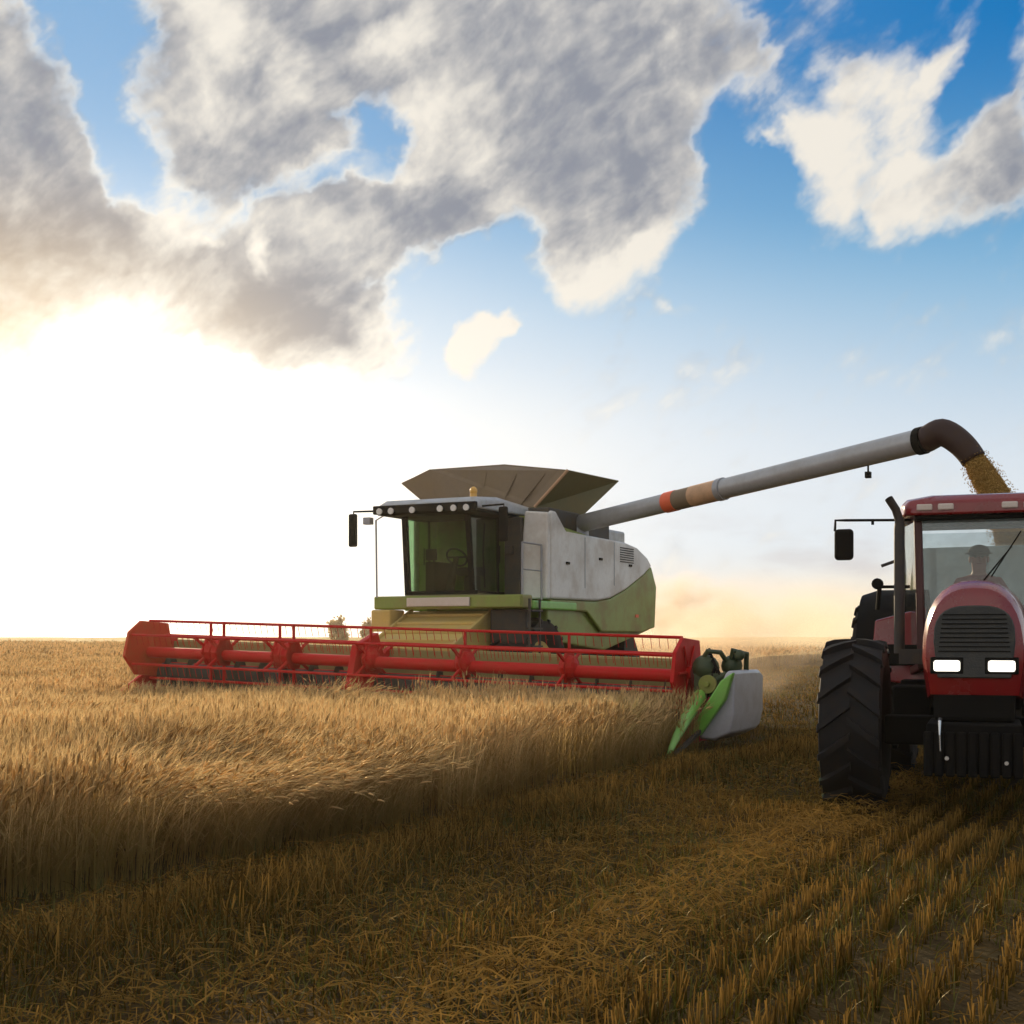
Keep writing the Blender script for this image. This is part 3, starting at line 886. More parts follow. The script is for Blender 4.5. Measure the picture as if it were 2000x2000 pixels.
# side profile (y, z)
white_prof = [(2.92, 2.12), (2.92, 3.66), (3.10, 3.66), (3.55, 3.34), (6.3, 3.32), (7.0, 3.25), (7.55, 3.08), (7.80, 2.92), (7.35, 2.72), (6.4, 2.40), (5.6, 2.20), (4.9, 2.13)]
green_prof = [(2.92, 2.11), (4.9, 2.12), (5.6, 2.19), (6.4, 2.39), (7.35, 2.71), (7.82, 2.91), (8.12, 2.50), (8.02, 1.65), (7.2, 1.55), (5.2, 1.55), (4.5, 1.92), (2.92, 1.94)]
core = [(2.95, 1.4), (2.95, 3.60), (3.3, 3.45), (6.9, 3.22), (7.6, 3.0), (8.0, 2.5), (7.9, 1.6), (5.5, 1.2)]
XL = -1.12
B().prism(core, 'X', XL + 0.03, 1.52).build('body', M['green'], combine, 0.03)
for s in (1, -1):
    xo = 1.62 if s > 0 else XL - 0.07
    q_ = lambda a_, c_: sorted((xo - s * a_, xo - s * c_))
    o = B().prism(white_prof, 'X', *q_(0.0, 0.085)).build('side_panel', M['white'], combine, 0.045, seg=3)
    for yy in (4.35, 5.75):
        B().box(*q_(-0.006, 0.02), yy - 0.012, yy + 0.012, 2.35 if yy < 5 else 2.45, 3.28).build('panel_seam', M['grey'], o)
    B().prism(green_prof, 'X', *q_(0.02, 0.085)).build('lower_panel', M['green'], combine, 0.03)
    if s > 0:
        B().prism([(1.0, 2.12), (1.60, 2.12), (1.60, 3.62), (1.15, 3.66)], 'Y', 2.80, 2.915).build('front_panel', M['white'], combine, 0.03)
    B().box(*q_(0.0, 0.62 if s > 0 else 0.5), 2.2 if s > 0 else 2.6, 4.0, 1.93, 2.08).build('fender', M['bright_green'], combine, 0.03)
B().box(-0.95, 1.35, 5.4, 7.0, 3.26, 3.58).build('engine_cover', M['roof_grey'], combine, 0.05)
b = B(); b.box(0.2, 1.3, 4.0, 5.3, 3.30, 3.52); b.tube([(0.9, 5.6, 3.5), (0.9, 5.6, 3.75)], 0.09); b.box(-0.6, 0.6, 6.2, 6.9, 3.58, 3.66)
b.build('engine_deck', M['dark'], combine, 0.02)
b = B(); b.prism([(7.6, 1.5), (8.1, 1.5), (8.5, 1.0), (8.3, 0.75), (7.5, 0.9)], 'X', -0.9, 1.1)
b.build('straw_chopper', M['dark'], combine, 0.03)
b = B(); b.box(-0.55, 0.55, 2.2, 7.2, 0.75, 1.4); b.bar((-1.2, 2.8, 0.95), (1.2, 2.8, 0.95), 0.35, 0.4); b.bar((-1.2, 6.9, 0.6), (1.2, 6.9, 0.6), 0.2, 0.2)
b.build('chassis', M['dark'], combine, 0.02)
t, rm = wheel(combine, 1.22, 2.8, 0.95, 0.95, 0.72, 18, M['dusty_warmlit'])
wheel(combine, -0.95, 2.8, 0.95, 0.95, 0.72, 18, M['dusty_warmlit'], t, rm)
t, rm = wheel(combine, 1.25, 6.9, 0.62, 0.62, 0.5, 16, M['dusty_warmlit'])
wheel(combine, -0.9, 6.9, 0.62, 0.62, 0.5, 16, M['dusty_warmlit'], t, rm)

# grain tank flaps
bl, br_, brr, blr = (-1.05, 3.75, 3.72), (0.98, 3.55, 3.80), (1.40, 4.75, 3.74), (-1.25, 6.0, 3.74)
tl, md_, tr = (-1.35, 3.80, 4.63), (0.20, 3.90, 4.65), (1.66, 3.50, 4.42)
tipL, tipR, rl = (-2.10, 4.02, 4.44), (1.72, 5.72, 4.46), (-2.0, 6.4, 4.45)
B().add([bl, br_, tr, md_, tl], [(0, 1, 2, 3, 4)]).build('tank_flap', M['canvas'], combine, solid=0.03)
B().add([br_, brr, tipR, tr], [(0, 1, 2, 3)]).build('tank_flap', M['canvas_green'], combine, solid=0.03)
B().add([bl, tl, tipL], [(0, 1, 2)]).add([bl, tipL, rl, blr], [(0, 1, 2, 3)]).build('tank_flap', M['canvas'], combine, solid=0.03)
B().add([blr, rl, tipR, brr], [(0, 1, 2, 3)]).build('tank_flap', M['canvas_green'], combine, solid=0.03)
b = B(); b.tube([br_, tr], 0.028, 8); b.build('flap_edge', M['tan_band'], combine)
B().box(-1.02, 1.38, 3.3, 6.1, 3.3, 3.76).build('grain_tank', M['dark'], combine, 0.03)

for k in (0.2, 0.42, 0.64, 0.84):
    b = B(); p0 = Vector(bl).lerp(Vector(br_), k) + Vector((0, -0.035, 0.03)); q0 = Vector(tl).lerp(Vector(tr), k); q0.z += 0.02 * (1 - abs(k - 0.5)); q0 += Vector((0, 0.02, -0.08))
    b.bar(p0, q0, 0.035, 0.03); b.build('flap_rib', M['canvas'], combine)
for (yy, zz) in ((3.5, 2.75), (5.0, 2.9), (6.5, 2.85)):
    b = B(); b.box(1.615, 1.645, yy, yy + 0.14, zz, zz + 0.045); b.build('panel_latch', M['black'], combine, 0.008)
for yy in (3.15, 6.9):
    b = B(); b.box(1.60, 1.612, yy, yy + 0.16, 1.98 if yy < 5 else 1.85, 2.04 if yy < 5 else 1.91); b.build('side_reflector', M['orange'], combine)
vb = B()
for k in range(7): vb.box(1.615, 1.63, 6.05 + 0.0 * k, 6.75, 2.92 + 0.045 * k, 2.94 + 0.045 * k)
vb.build('side_vent', M['dark'], combine)

# cab
b = B(); b.box(-0.74, 0.74, 1.9, 3.62, 2.05, 2.20); b.build('cab_floor', M['interior'], combine, 0.02)
roof = B()
roof.loft([[(-0.98, y, z0), (0.98, y, z0), (0.98, y, z1 - 0.06), (0.86, y, z1), (-0.86, y, z1), (-0.98, y, z1 - 0.06)] for y, z0, z1 in ((1.32, 3.60, 3.72), (1.5, 3.60, 3.80), (2.3, 3.60, 3.86), (3.5, 3.62, 3.80), (3.72, 3.62, 3.74))])
ro = roof.build('cab_roof', M['roof_grey'], combine, 0.03)
b = B(); b.box(-1.0, 1.0, 1.27, 1.36, 3.555, 3.70); b.box(-0.97, 0.97, 1.36, 3.7, 3.545, 3.598); b.build('roof_underside', M['black'], ro, 0.015)
for xx in (-0.85, -0.62, -0.20, 0.34, 0.60, 0.84):
    bb = B(); bb.tube([(xx, 1.30, 3.60), (xx, 1.235, 3.60)], [0.045, 0.055], 12); bb.build('work_light', M['lamp'], ro)
bb = B(); bb.tube([(0.80, 1.58, 3.76), (0.80, 1.58, 3.86)], 0.06, 12); bb.ball((0.80, 1.58, 3.90), 0.065, 8, (1, 1, 1.2)); bb.build('beacon', M['amber'], ro, smooth=40)
cf = B()
for xf, w_ in ((-0.70, 0.10), (0.58, 0.08)):
    cf.bar((xf, 1.95, 2.18), (xf * 0.97, 1.80, 3.56), w_, 0.08)
for xf in (-0.72, 0.72):
    xm = 0.67 if xf > 0 else xf
    cf.bar((xf, 3.56, 2.18), (xf, 3.52, 3.56), 0.09, 0.22)
    cf.bar((xm, 2.72, 2.18), (xm, 2.70, 3.56), 0.035, 0.05)
cf.bar((-0.70, 1.93, 2.22), (0.70, 1.93, 2.22), 0.06, 0.07)
cf.bar((0.59, 1.95, 2.22), (0.72, 3.56, 2.22), 0.05, 0.06)
cf.bar((-0.72, 1.95, 2.22), (-0.72, 3.56, 2.22), 0.05, 0.06)
cf.build('cab_frame', M['black'], combine, 0.012)
b = B(); b.box(-0.66, 0.68, 3.50, 3.56, 2.18, 3.56); b.box(-0.69, -0.66, 3.02, 3.50, 2.18, 3.56); b.build('cab_rear_wall', M['interior'], combine)
b = B(); b.hexa([(-0.65, 1.93, 2.24), (0.55, 1.93, 2.24), (0.55, 1.945, 2.24), (-0.65, 1.945, 2.24), (-0.63, 1.80, 3.54), (0.54, 1.80, 3.54), (0.54, 1.815, 3.54), (-0.63, 1.815, 3.54)])
b.build('windscreen', M['glass_green'], combine)
for s in (-1, 1):
    xa = 0.60 if s > 0 else 0.70
    b = B(); b.hexa([(s * xa, 1.99, 2.25), (s * (xa + 0.01), 1.99, 2.25), (s * 0.725, 3.46, 2.25), (s * 0.715, 3.46, 2.25), (s * (xa - 0.01), 1.86, 3.54), (s * xa, 1.86, 3.54), (s * 0.71, 3.42, 3.54), (s * 0.70, 3.42, 3.54)])
    b.build('side_window', M['glass_side'] if s > 0 else M['glass_green'], combine)
    b = B(); b.tube([(s * 0.76, 2.60, 2.75), (s * 0.76, 2.60, 3.05)], 0.014, 6); b.tube([(s * 0.76, 2.06, 2.3), (s * 0.755, 2.0, 2.9), (s * 0.76, 2.05, 3.4)], 0.014, 6)
    b.build('door_handle', M['black'], combine)
sb = B(); sb.box(-0.20, 0.30, 2.75, 3.25, 2.55, 2.70); sb.hexa([(-0.20, 3.15, 2.66), (0.30, 3.15, 2.66), (0.30, 3.30, 2.66), (-0.20, 3.30, 2.66), (-0.18, 3.30, 3.38), (0.28, 3.30, 3.38), (0.28, 3.42, 3.38), (-0.18, 3.42, 3.38)]); sb.box(-0.1, 0.2, 2.85, 3.15, 2.2, 2.55)
sb.build('driver_seat', M['seat'], combine, 0.04)
sb = B(); sb.tube([(0.0, 2.15, 2.2), (0.0, 2.32, 2.62), (0.0, 2.42, 2.84)], [0.09, 0.06, 0.05], 8)
ring = [(0.19 * math.cos(a), 2.44 + 0.12 * math.sin(a), 2.86 - 0.145 * math.sin(a)) for a in np.linspace(0, 2 * math.pi, 21)]
sb.tube(ring, 0.018, 6, caps=False); sb.bar((-0.18, 2.44, 2.86), (0.18, 2.44, 2.86), 0.03, 0.03)
sb.build('steering_column', M['black'], combine)
sb = B(); sb.box(-0.50, -0.30, 2.2, 2.9, 2.2, 2.78); sb.box(-0.47, -0.25, 2.15, 2.19, 2.80, 3.0); sb.tube([(-0.36, 2.3, 2.75), (-0.36, 2.18, 2.88)], 0.02, 6)
sb.build('control_console', M['black'], combine, 0.02)
# mirrors and rails
for s in (-1, 1):
    mx_ = -1.62 if s < 0 else 1.35
    mb_ = B(); mb_.tube([(s * 0.95, 1.55, 3.64), (mx_, 1.62, 3.66), (mx_, 1.62, 3.50)], 0.018, 6)
    a_ = mb_.build('mirror_arm', M['black'], combine)
    mb_ = B(); mb_.box(mx_ - 0.08, mx_ + 0.08, 1.56, 1.64, 3.04, 3.62); mo = mb_.build('mirror', M['black'], a_, 0.03)
b = B(); b.tube([(-1.22, 1.75, 2.15), (-1.22, 1.72, 3.5), (-1.0, 1.66, 3.58)], 0.016, 6); b.box(-1.36, -1.22, 1.52, 1.64, 3.42, 3.54)
b.build('grab_rail', M['grey'], combine)
b = B(); b.box(-1.32, 1.60, 1.80, 2.20, 1.94, 2.17); b.build('platform', M['green'], combine, 0.03)
b = B(); b.box(-0.62, 0.62, 1.755, 1.797, 1.985, 2.135); b.build('front_strip', M['cream'], combine, 0.01)
b = B(); b.box(0.66, 1.58, 1.765, 1.797, 1.96, 2.15); b.build('front_trim', M['green'], combine, 0.01)
lad = B()
for yy in (1.95, 2.35):
    lad.bar((1.66, yy, 0.6), (1.66, yy, 2.1), 0.03, 0.04)
for k in range(5):
    lad.bar((1.66, 1.95, 0.7 + 0.3 * k), (1.66, 2.35, 0.7 + 0.3 * k), 0.12, 0.03)
lad.build('ladder', M['dark'], combine)
hr = B()
for yy, zz in ((2.0, 2.1), (2.75, 2.1)):
    hr.tube([(1.50, yy, zz), (1.50, yy, 3.05)], 0.018, 6)
hr.tube([(1.50, 2.0, 3.05), (1.50, 2.75, 3.05)], 0.018, 6); hr.tube([(1.50, 2.0, 2.6), (1.50, 2.75, 2.6)], 0.014, 6)
hr.build('hand_rail', M['grey'], combine)
b = B(); b.box(0.80, 1.12, 2.70, 2.85, 2.16, 3.55); b.box(0.84, 1.0, 2.62, 2.70, 2.9, 3.05); b.build('cab_side_box', M['dark'], combine, 0.02)

# feeder house
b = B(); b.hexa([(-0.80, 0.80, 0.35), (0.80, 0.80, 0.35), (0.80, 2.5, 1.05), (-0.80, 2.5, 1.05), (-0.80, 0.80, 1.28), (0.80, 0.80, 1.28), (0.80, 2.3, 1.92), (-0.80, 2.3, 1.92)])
fo = b.build('feeder_house', M['dusty_warmlit'], combine, 0.03)
b = B()
for k in range(4):
    t_ = 0.15 + 0.23 * k
    yy = 0.8 + 1.5 * t_; zz = 1.28 + 0.64 * t_
    b.bar((-0.82, yy, zz + 0.02), (0.82, yy, zz + 0.02), 0.05, 0.05)
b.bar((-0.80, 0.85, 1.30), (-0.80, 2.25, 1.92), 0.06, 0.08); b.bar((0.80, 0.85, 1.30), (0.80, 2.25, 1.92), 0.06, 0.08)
b.build('feeder_rib', M['dusty_warmlit'], fo, 0.01)
B().box(-1.25, -0.86, 1.6, 2.1, 1.55, 1.93).build('under_deck', M['dusty_warmlit'], combine, 0.03); B().box(0.86, 1.55, 2.05, 2.15, 1.35, 1.93).build('under_deck', M['dark'], combine, 0.03)

# header: table, reel, knife, dividers
h_ = H(); h_.box(-4.90, 5.15, 0.72, 0.80, 0.28, 1.24); h_.hexa([(-4.90, -0.35, 0.10), (5.15, -0.35, 0.10), (5.15, 0.8, 0.20), (-4.90, 0.8, 0.20), (-4.90, -0.35, 0.13), (5.15, -0.35, 0.13), (5.15, 0.8, 0.28), (-4.90, 0.8, 0.28)])
table = h_.build('header_table', M['olive'], combine, 0.01)
h_ = H(); h_.box(-4.90, 5.15, 0.80, 0.98, 1.08, 1.27); h_.build('header_beam', M['olive'], table, 0.02)
h_ = H(); h_.box(-4.85, 5.1, -0.43, -0.34, 0.10, 0.13)
for k in range(100):
    xx = -4.80 + 9.85 * k / 99
    h_.prism([(xx - 0.025, -0.42), (xx + 0.025, -0.42), (xx, -0.54)], 'Z', 0.105, 0.12)
h_.build('knife', M['dark'], table)
h_ = H(); h_.tube([(-4.85, 0.38, 0.66), (5.1, 0.38, 0.66)], 0.20, 14)
secs = []
for s in (-1, 1):
    vs = []; fs = []
    nt = 160
    for k in range(nt + 1):
        xx = s * (0.7 + (4.35 if s > 0 else 4.1) * k / nt); a = s * k / nt * 2 * math.pi * 8
        vs += [(xx, 0.38 + 0.2 * math.cos(a), 0.66 + 0.2 * math.sin(a)), (xx, 0.38 + 0.33 * math.cos(a), 0.66 + 0.33 * math.sin(a))]
    fs = [(2 * k, 2 * k + 1, 2 * k + 3, 2 * k + 2) for k in range(nt)]
    h_.add(vs, fs)
h_.build('header_auger', M['dark'], table, smooth=30)
RC = (-0.02, 1.10); RR = 0.50
h_ = H(); h_.tube([(-4.80, RC[0], RC[1] - 0.05), (5.05, RC[0], RC[1] - 0.05)], 0.095, 16)
reel = h_.build('reel', M['red'], combine, smooth=40)
bars = [(RC[0] - RR * math.cos(R(a)), RC[1] + RR * math.sin(R(a))) for a in (90, 30, -30, -90, -150, 150)]
for (by, bz) in bars:
    h_ = H(); h_.tube([(-4.80, by, bz), (5.05, by, bz)], 0.023, 8)
    for k in range(76):
        xx = -4.72 + 9.67 * k / 75
        h_.bar((xx, by, bz - 0.01), (xx, by + 0.05, bz - 0.17), 0.007, 0.007)
    h_.build('tine_bar', M['red'], reel)
for xx in (-3.30, -1.85, -0.20, 1.52, 3.28):
    h_ = H()
    hexp = [(RC[0] + 0.26 * math.cos(R(a)), RC[1] + 0.26 * math.sin(R(a))) for a in range(0, 360, 60)]
    h_.prism(hexp, 'X', xx - 0.02, xx + 0.02)
    for off in (-0.14, 0.14) if xx < -1 else (0.0,):
        for (by, bz) in bars:
            h_.bar((xx + off, RC[0] + (by - RC[0]) * 0.35, RC[1] + (bz - RC[1]) * 0.35), (xx + off, by, bz), 0.035, 0.05)
    if xx < -1:
        h_.prism(hexp, 'X', xx - 0.16, xx - 0.12); h_.prism(hexp, 'X', xx + 0.12, xx + 0.16)
        h_.tube([(xx - 0.16, RC[0], RC[1]), (xx + 0.16, RC[0], RC[1])], 0.22, 12)
    else:
        h_.tube([(xx - 0.10, RC[0], RC[1]), (xx + 0.10, RC[0], RC[1])], 0.17, 12)
        h_.ball((xx, RC[0] - 0.02, RC[1]), 0.19, 8, (0.8, 1, 1))
    h_.build('reel_spider', M['red'], reel, 0.008)
h_ = H(); h_.prism([(-0.50, 0.62), (-0.12, 0.55), (0.42, 0.75), (0.55, 1.08), (0.32, 1.52), (-0.28, 1.32)], 'X', -0.40, -0.28); h_.bar((-0.36, -0.5, 0.62), (-0.36, 0.9, 1.28), 0.1, 0.12)
h_.build('reel_arm', M['red'], combine, 0.015)
for s in (-4.83 / 5.08, 1):
    # end shield of the reel: an irregular six-sided plate, with the divider wall behind it
    pl = [(-0.62, 0.98), (-0.34, 0.66), (0.30, 0.62), (0.62, 1.05), (0.50, 1.56), (-0.20, 1.60), (-0.50, 1.40)]
    h_ = H(); h_.prism(pl, 'X', s * 5.07, s * 5.13)
    for a in range(0, 360, 60):
        h_.bar((s * 5.15, RC[0], RC[1]), (s * 5.15, RC[0] + 0.44 * math.cos(R(a)), RC[1] + 0.44 * math.sin(R(a))), 0.03, 0.045)
    h_.tube([(s * 5.1, RC[0], RC[1]), (s * 5.2, RC[0], RC[1])], 0.10, 12)
    h_.build('end_shield', M['orange_red'] if s < 0 else M['red'], combine, 0.012)
    h_ = H(); h_.prism([(-0.75, 0.10), (0.85, 0.12), (0.85, 1.30), (0.45, 1.30), (0.1, 0.75), (-0.55, 0.40)], 'X', s * 5.17, s * 5.24)
    h_.build('end_wall', M['red'], combine, 0.012)
# left and right crop dividers (pointed snouts)
for s in (-1, 1):
    b = B()
    x_ = 5.42 * s + (0.25 if s < 0 else 0); zt = 0.62 if s > 0 else 0.36
    tipx = 5.60 * s + (0.25 if s < 0 else 0)
    secs = []
    for t_, w_, hh in ((0.0, 0.10, 0.11), (0.35, 0.085, 0.10), (0.7, 0.055, 0.07), (0.93, 0.028, 0.035), (1.0, 0.008, 0.01)):
        c = Vector((x_ + (tipx - x_) * t_, -0.40 - (1.85 if s > 0 else 0.8) * t_, zt * (1 - t_) - 0.13 * t_ + 0.05 * math.sin(math.pi * t_)))
        secs.append([c + Vector((w_ * math.cos(a), 0.3 * hh * math.sin(a), hh * math.sin(a))) for a in np.linspace(0, 2 * math.pi, 11)[:-1]])
    b.loft(secs)
    dv = b.build('divider_snout', M['bright_green'] if s > 0 else M['red'], combine, smooth=50)
    b = B(); b.bar((tipx, -1.90 if s > 0 else -1.0, -0.06), (x_ + 0.06 * s, -0.30, 0.22), 0.05, 0.05); b.build('divider_skid', M['dark'], dv)
# right-hand drive cluster and pale shield
b = B()
b.ball((5.42, -0.10, 1.02), 0.19, 8, (1, 1.1, 1)); b.ball((5.72, 0.15, 1.05), 0.15, 8); b.box(5.30, 5.72, -0.25, 0.25, 0.62, 0.95)
b.tube([(5.36, -0.15, 1.1), (5.48, -0.2, 1.26), (5.62, -0.05, 1.24), (5.7, 0.1, 1.05)], 0.035, 8); b.tube([(5.72, 0.1, 1.1), (5.78, 0.0, 1.27), (5.92, 0.2, 1.22), (5.88, 0.3, 0.9)], 0.04, 8)
b.tube([(5.3, 0.0, 0.85), (5.55, -0.3, 0.8), (5.75, -0.2, 0.95)], 0.04, 8); b.ball((5.86, 0.05, 1.2), 0.08, 6)
b.build('drive_gearbox', mat('dark_green_cast', (0.035, 0.055, 0.02), 0.5, dirt=0.4, dirt_col=(0.10, 0.11, 0.04)), combine, smooth=45)
for k in range(4):
    b = B(); b.tube([(5.25 + 0.03 * k, 0.35, 1.18 - 0.06 * k), (5.42 + 0.05 * k, 0.05 - 0.1 * k, 1.28 - 0.05 * k), (5.58 + 0.06 * k, -0.22, 1.0 - 0.08 * k), (5.50 + 0.08 * k, -0.30, 0.62 - 0.05 * k), (5.40, -0.2, 0.45)], 0.022, 7)
    b.build('hydraulic_hose', M['black'], combine, smooth=60)
b = B(); b.prism([(5.52 + 0.13 * math.cos(a), 0.80 + 0.13 * math.sin(a)) for a in np.linspace(0, 2 * math.pi, 19)[:-1]], 'Y', -0.34, -0.28); b.tube([(5.52, -0.26, 0.80), (5.52, -0.40, 0.80)], 0.04, 10); b.build('belt_pulley', M['green'], combine, 0.008)
b = B(); b.prism([(5.36, 0.12), (5.50, 0.10), (5.86, 0.60), (5.98, 0.98), (5.80, 0.86), (5.50, 0.40)], 'Y', -0.62, -0.50); b.build('shield_trim', M['bright_green'], combine, 0.02)
b = B()
secs = []
for y_, k_ in ((-0.50, 0.96), (-0.42, 1.0), (0.2, 1.0), (0.75, 0.98), (0.95, 0.85)):
    prof = [(5.44, 0.05), (5.66, 0.03), (5.90, 0.14), (5.955, 0.40), (5.96, 0.95), (5.93, 1.0), (5.84, 0.99), (5.62, 0.50)]
    cx_, cz_ = 5.85, 0.48
    secs.append([(cx_ + (u - cx_) * k_, y_, cz_ + (v_ - cz_) * k_) for u, v_ in prof])
b.loft(secs); b.build('divider_shield', M['shield'], combine, 0.03, seg=3, smooth=30)

# unloading tube
A0 = Vector((1.30, 4.72, 3.56)); A1 = Vector((8.12, 1.59, 4.27))
ad = (A1 - A0).normalized()
b = B(); b.tube([A0, A0 + ad * 2.5, A1], [0.165, 0.165, 0.18], 20)
tube = b.build('unloading_tube', M['tube'], combine, smooth=50)
b = B(); b.ball(A0 - ad * 0.08, 0.24, 10); b.tube([A0 + Vector((0, 0, -0.5)), A0], 0.22, 14); b.build('tube_elbow', M['grey'], tube, smooth=50)
Lt = (A1 - A0).length
def band(a, c, r, m, nm): 
    q = B(); q.tube([A0 + ad * (Lt * a), A0 + ad * (Lt * c)], r, 20); q.build(nm, m, tube, smooth=50)
band(0.312, 0.345, 0.180, M['orange'], 'reflector_band')
band(0.395, 0.475, 0.178, M['tan_band'], 'reflector_band')
band(0.345, 0.395, 0.174, M['canvas'], 'tube_sleeve')
band(0.475, 0.49, 0.19, M['grey'], 'tube_flange')
band(0.985, 1.0, 0.20, M['black'], 'tube_flange')
b = B(); lp_ = A0 + ad * (Lt * 0.87); b.tube([lp_ + Vector((0, 0, -0.17)), lp_ + Vector((0, 0, -0.30))], 0.015, 6); b.box(lp_.x - 0.04, lp_.x + 0.04, lp_.y - 0.05, lp_.y + 0.05, lp_.z - 0.36, lp_.z - 0.27)
b.build('tube_lamp', M['black'], tube)
loc_dir = lambda wx, wy, wz: Vector((*local(np.array(wx), np.array(wy)), wz))
sp = [A1]
pts_ = [A1 - ad * 0.3, A1, loc_dir(6.08, 18.84, 4.35), loc_dir(6.28, 18.69, 4.19), loc_dir(6.45, 18.59, 3.93), loc_dir(6.56, 18.52, 3.6)]
for i in range(1, len(pts_) - 2):
    for t_ in np.linspace(0, 1, 6)[1:]:
        a_, b_, c_, d_ = pts_[i - 1:i + 3]
        sp.append(0.5 * (2 * b_ + (c_ - a_) * t_ + (2 * a_ - 5 * b_ + 4 * c_ - d_) * t_ * t_ + (3 * b_ - a_ - 3 * c_ + d_) * t_ ** 3))
b = B(); b.tube([Vector(q) for q in sp], list(np.interp(np.linspace(0, 1, len(sp)), [0, 0.3, 0.6, 1], [0.185, 0.19, 0.18, 0.165])), 18, caps=False); b.build('spout', M['spout'], tube, smooth=50, solid=0.012)

# ------------------------------------------------------------------ grain falling from the spout
def grains(n, pts, spread):
    pts = np.array(pts)
    s = rng.uniform(0, 1, n) ** 0.9
    seg = np.linspace(0, 1, len(pts))
    c = np.stack([np.interp(s, seg, pts[:, i]) for i in range(3)], -1)
    sp_ = np.interp(s, [0, 0.15, 1], spread)
    g3 = rng.normal(0, 1, (n, 3)); g3 /= np.linalg.norm(g3, axis=1, keepdims=True)
    c = c + g3 * (sp_ * rng.uniform(0, 1, n) ** 0.45 * np.where(rng.uniform(0, 1, n) < 0.04, 1.5, 1.0))[:, None]
    d = rng.normal(0, 1, (n, 3)); d /= np.linalg.norm(d, axis=1, keepdims=True)
    return spindles(c, d, rng.uniform(0.014, 0.026, n), rng.uniform(0.006, 0.009, n), rng.uniform(0, 1, n), 4, ((0, .3), (.5, 1.0), (1, .2)), 0.0)
gm = straw_mat('grain', (0.40, 0.22, 0.05), (0.68, 0.42, 0.12), 0.15)
V, F, T, A = grains(110000, [(6.46, 18.57, 3.90), (6.60, 18.50, 3.62), (6.76, 18.42, 3.28), (6.88, 18.36, 2.9), (6.95, 18.33, 2.35)], (0.155, 0.18, 0.25))
tag(np_mesh('grain_stream', V, F, gm, dict(tint=T, along=A)), 'golden stream of grain pouring from the tube spout', 'grain', kind='stuff')

# ------------------------------------------------------------------ trailer behind the tractor
tb = np.array([0.50, 0.866])
TR = np.array([5.30, 15.10]) + tb * 3.6
trailer = empty('grain_trailer', (TR[0], TR[1], float(ground(TR[0], TR[1]))), -math.atan2(tb[0], tb[1]))
tag(trailer, 'high sided grain trailer half hidden behind the red tractor', 'trailer')
b = MB()
w0, w1 = 1.05, 1.15
for s in (-1, 1):
    b.hexa([(s * w0, -1.9, 1.15), (s * (w0 - 0.05), -1.9, 1.15), (s * (w0 - 0.05), 2.4, 1.15), (s * w0, 2.4, 1.15), (s * w1, -2.0, 2.70), (s * (w1 - 0.05), -2.0, 2.70), (s * (w1 - 0.05), 2.5, 2.70), (s * w1, 2.5, 2.70)])
for y0, y1 in ((-1.9, -1.95), (2.4, 2.45)):
    dd = -0.1 if y0 < 0 else 0.1
    b.hexa([(-w0 + 0.05, y0, 1.15), (w0 - 0.05, y0, 1.15), (w0 - 0.05, y1, 1.15), (-w0 + 0.05, y1, 1.15), (-w1 + 0.05, y0 + dd, 2.68), (w1 - 0.05, y0 + dd, 2.68), (w1 - 0.05, y1 + dd, 2.68), (-w1 + 0.05, y1 + dd, 2.68)])
b.box(-1.0, 1.0, -1.88, 2.38, 1.10, 1.16)
for yy in (-1.5, -0.6, 0.3, 1.2, 2.0):
    for s in (-1, 1):
        b.bar((s * (w0 + 0.03), yy, 1.15), (s * (w1 + 0.03), yy, 2.66), 0.08, 0.06)
tbody = b.build('trailer_body', M['trailer'], trailer, 0.01)
b = MB(); b.box(-0.4, 0.4, -1.9, 2.4, 0.85, 1.08); b.bar((-0.3, -1.9, 0.92), (0, -3.5, 0.62), 0.12, 0.14); b.bar((0.3, -1.9, 0.92), (0, -3.5, 0.62), 0.12, 0.14)
for yy in (0.2, 1.4): b.bar((-0.95, yy, 0.50), (0.95, yy, 0.50), 0.12, 0.12); b.box(-0.4, 0.4, yy - 0.2, yy + 0.2, 0.55, 0.86)
b.build('trailer_chassis', M['dark'], trailer, 0.01)
t = rm = None
for yy in (0.2, 1.4):
    for s in (-1, 1):
        if t is None: t, rm = wheel(trailer, s * 0.95, yy, 0.50, 0.50, 0.38, 20, M['grey'])
        else: wheel(trailer, s * 0.95, yy, 0.50, 0.50, 0.38, 20, M['grey'], t, rm)
# heaped grain inside
hx, hy = np.meshgrid(np.linspace(-1.0, 1.0, 24), np.linspace(-1.85, 2.35, 40))
hz = 1.75 + 0.65 * np.exp(-((hx - 0.1) ** 2 / 0.5 + (hy + 0.1) ** 2 / 1.6)) + 0.03 * vnoise(hx * 6, hy * 6, 4)
ii = np.arange(hx.size).reshape(hx.shape)
hq = np.stack([ii[:-1, :-1], ii[:-1, 1:], ii[1:, 1:], ii[1:, :-1]], -1).reshape(-1, 4)
heap = np_mesh('grain_heap', np.stack([hx, hy, hz], -1).reshape(-1, 3), hq, mat('grain_surface', (0.45, 0.27, 0.07), 0.9, bump=0.6, scale=20))
heap.location = trailer.location; heap.rotation_euler = trailer.rotation_euler
tag(heap, 'golden heap of grain filling the trailer behind the tractor', 'grain', kind='stuff')

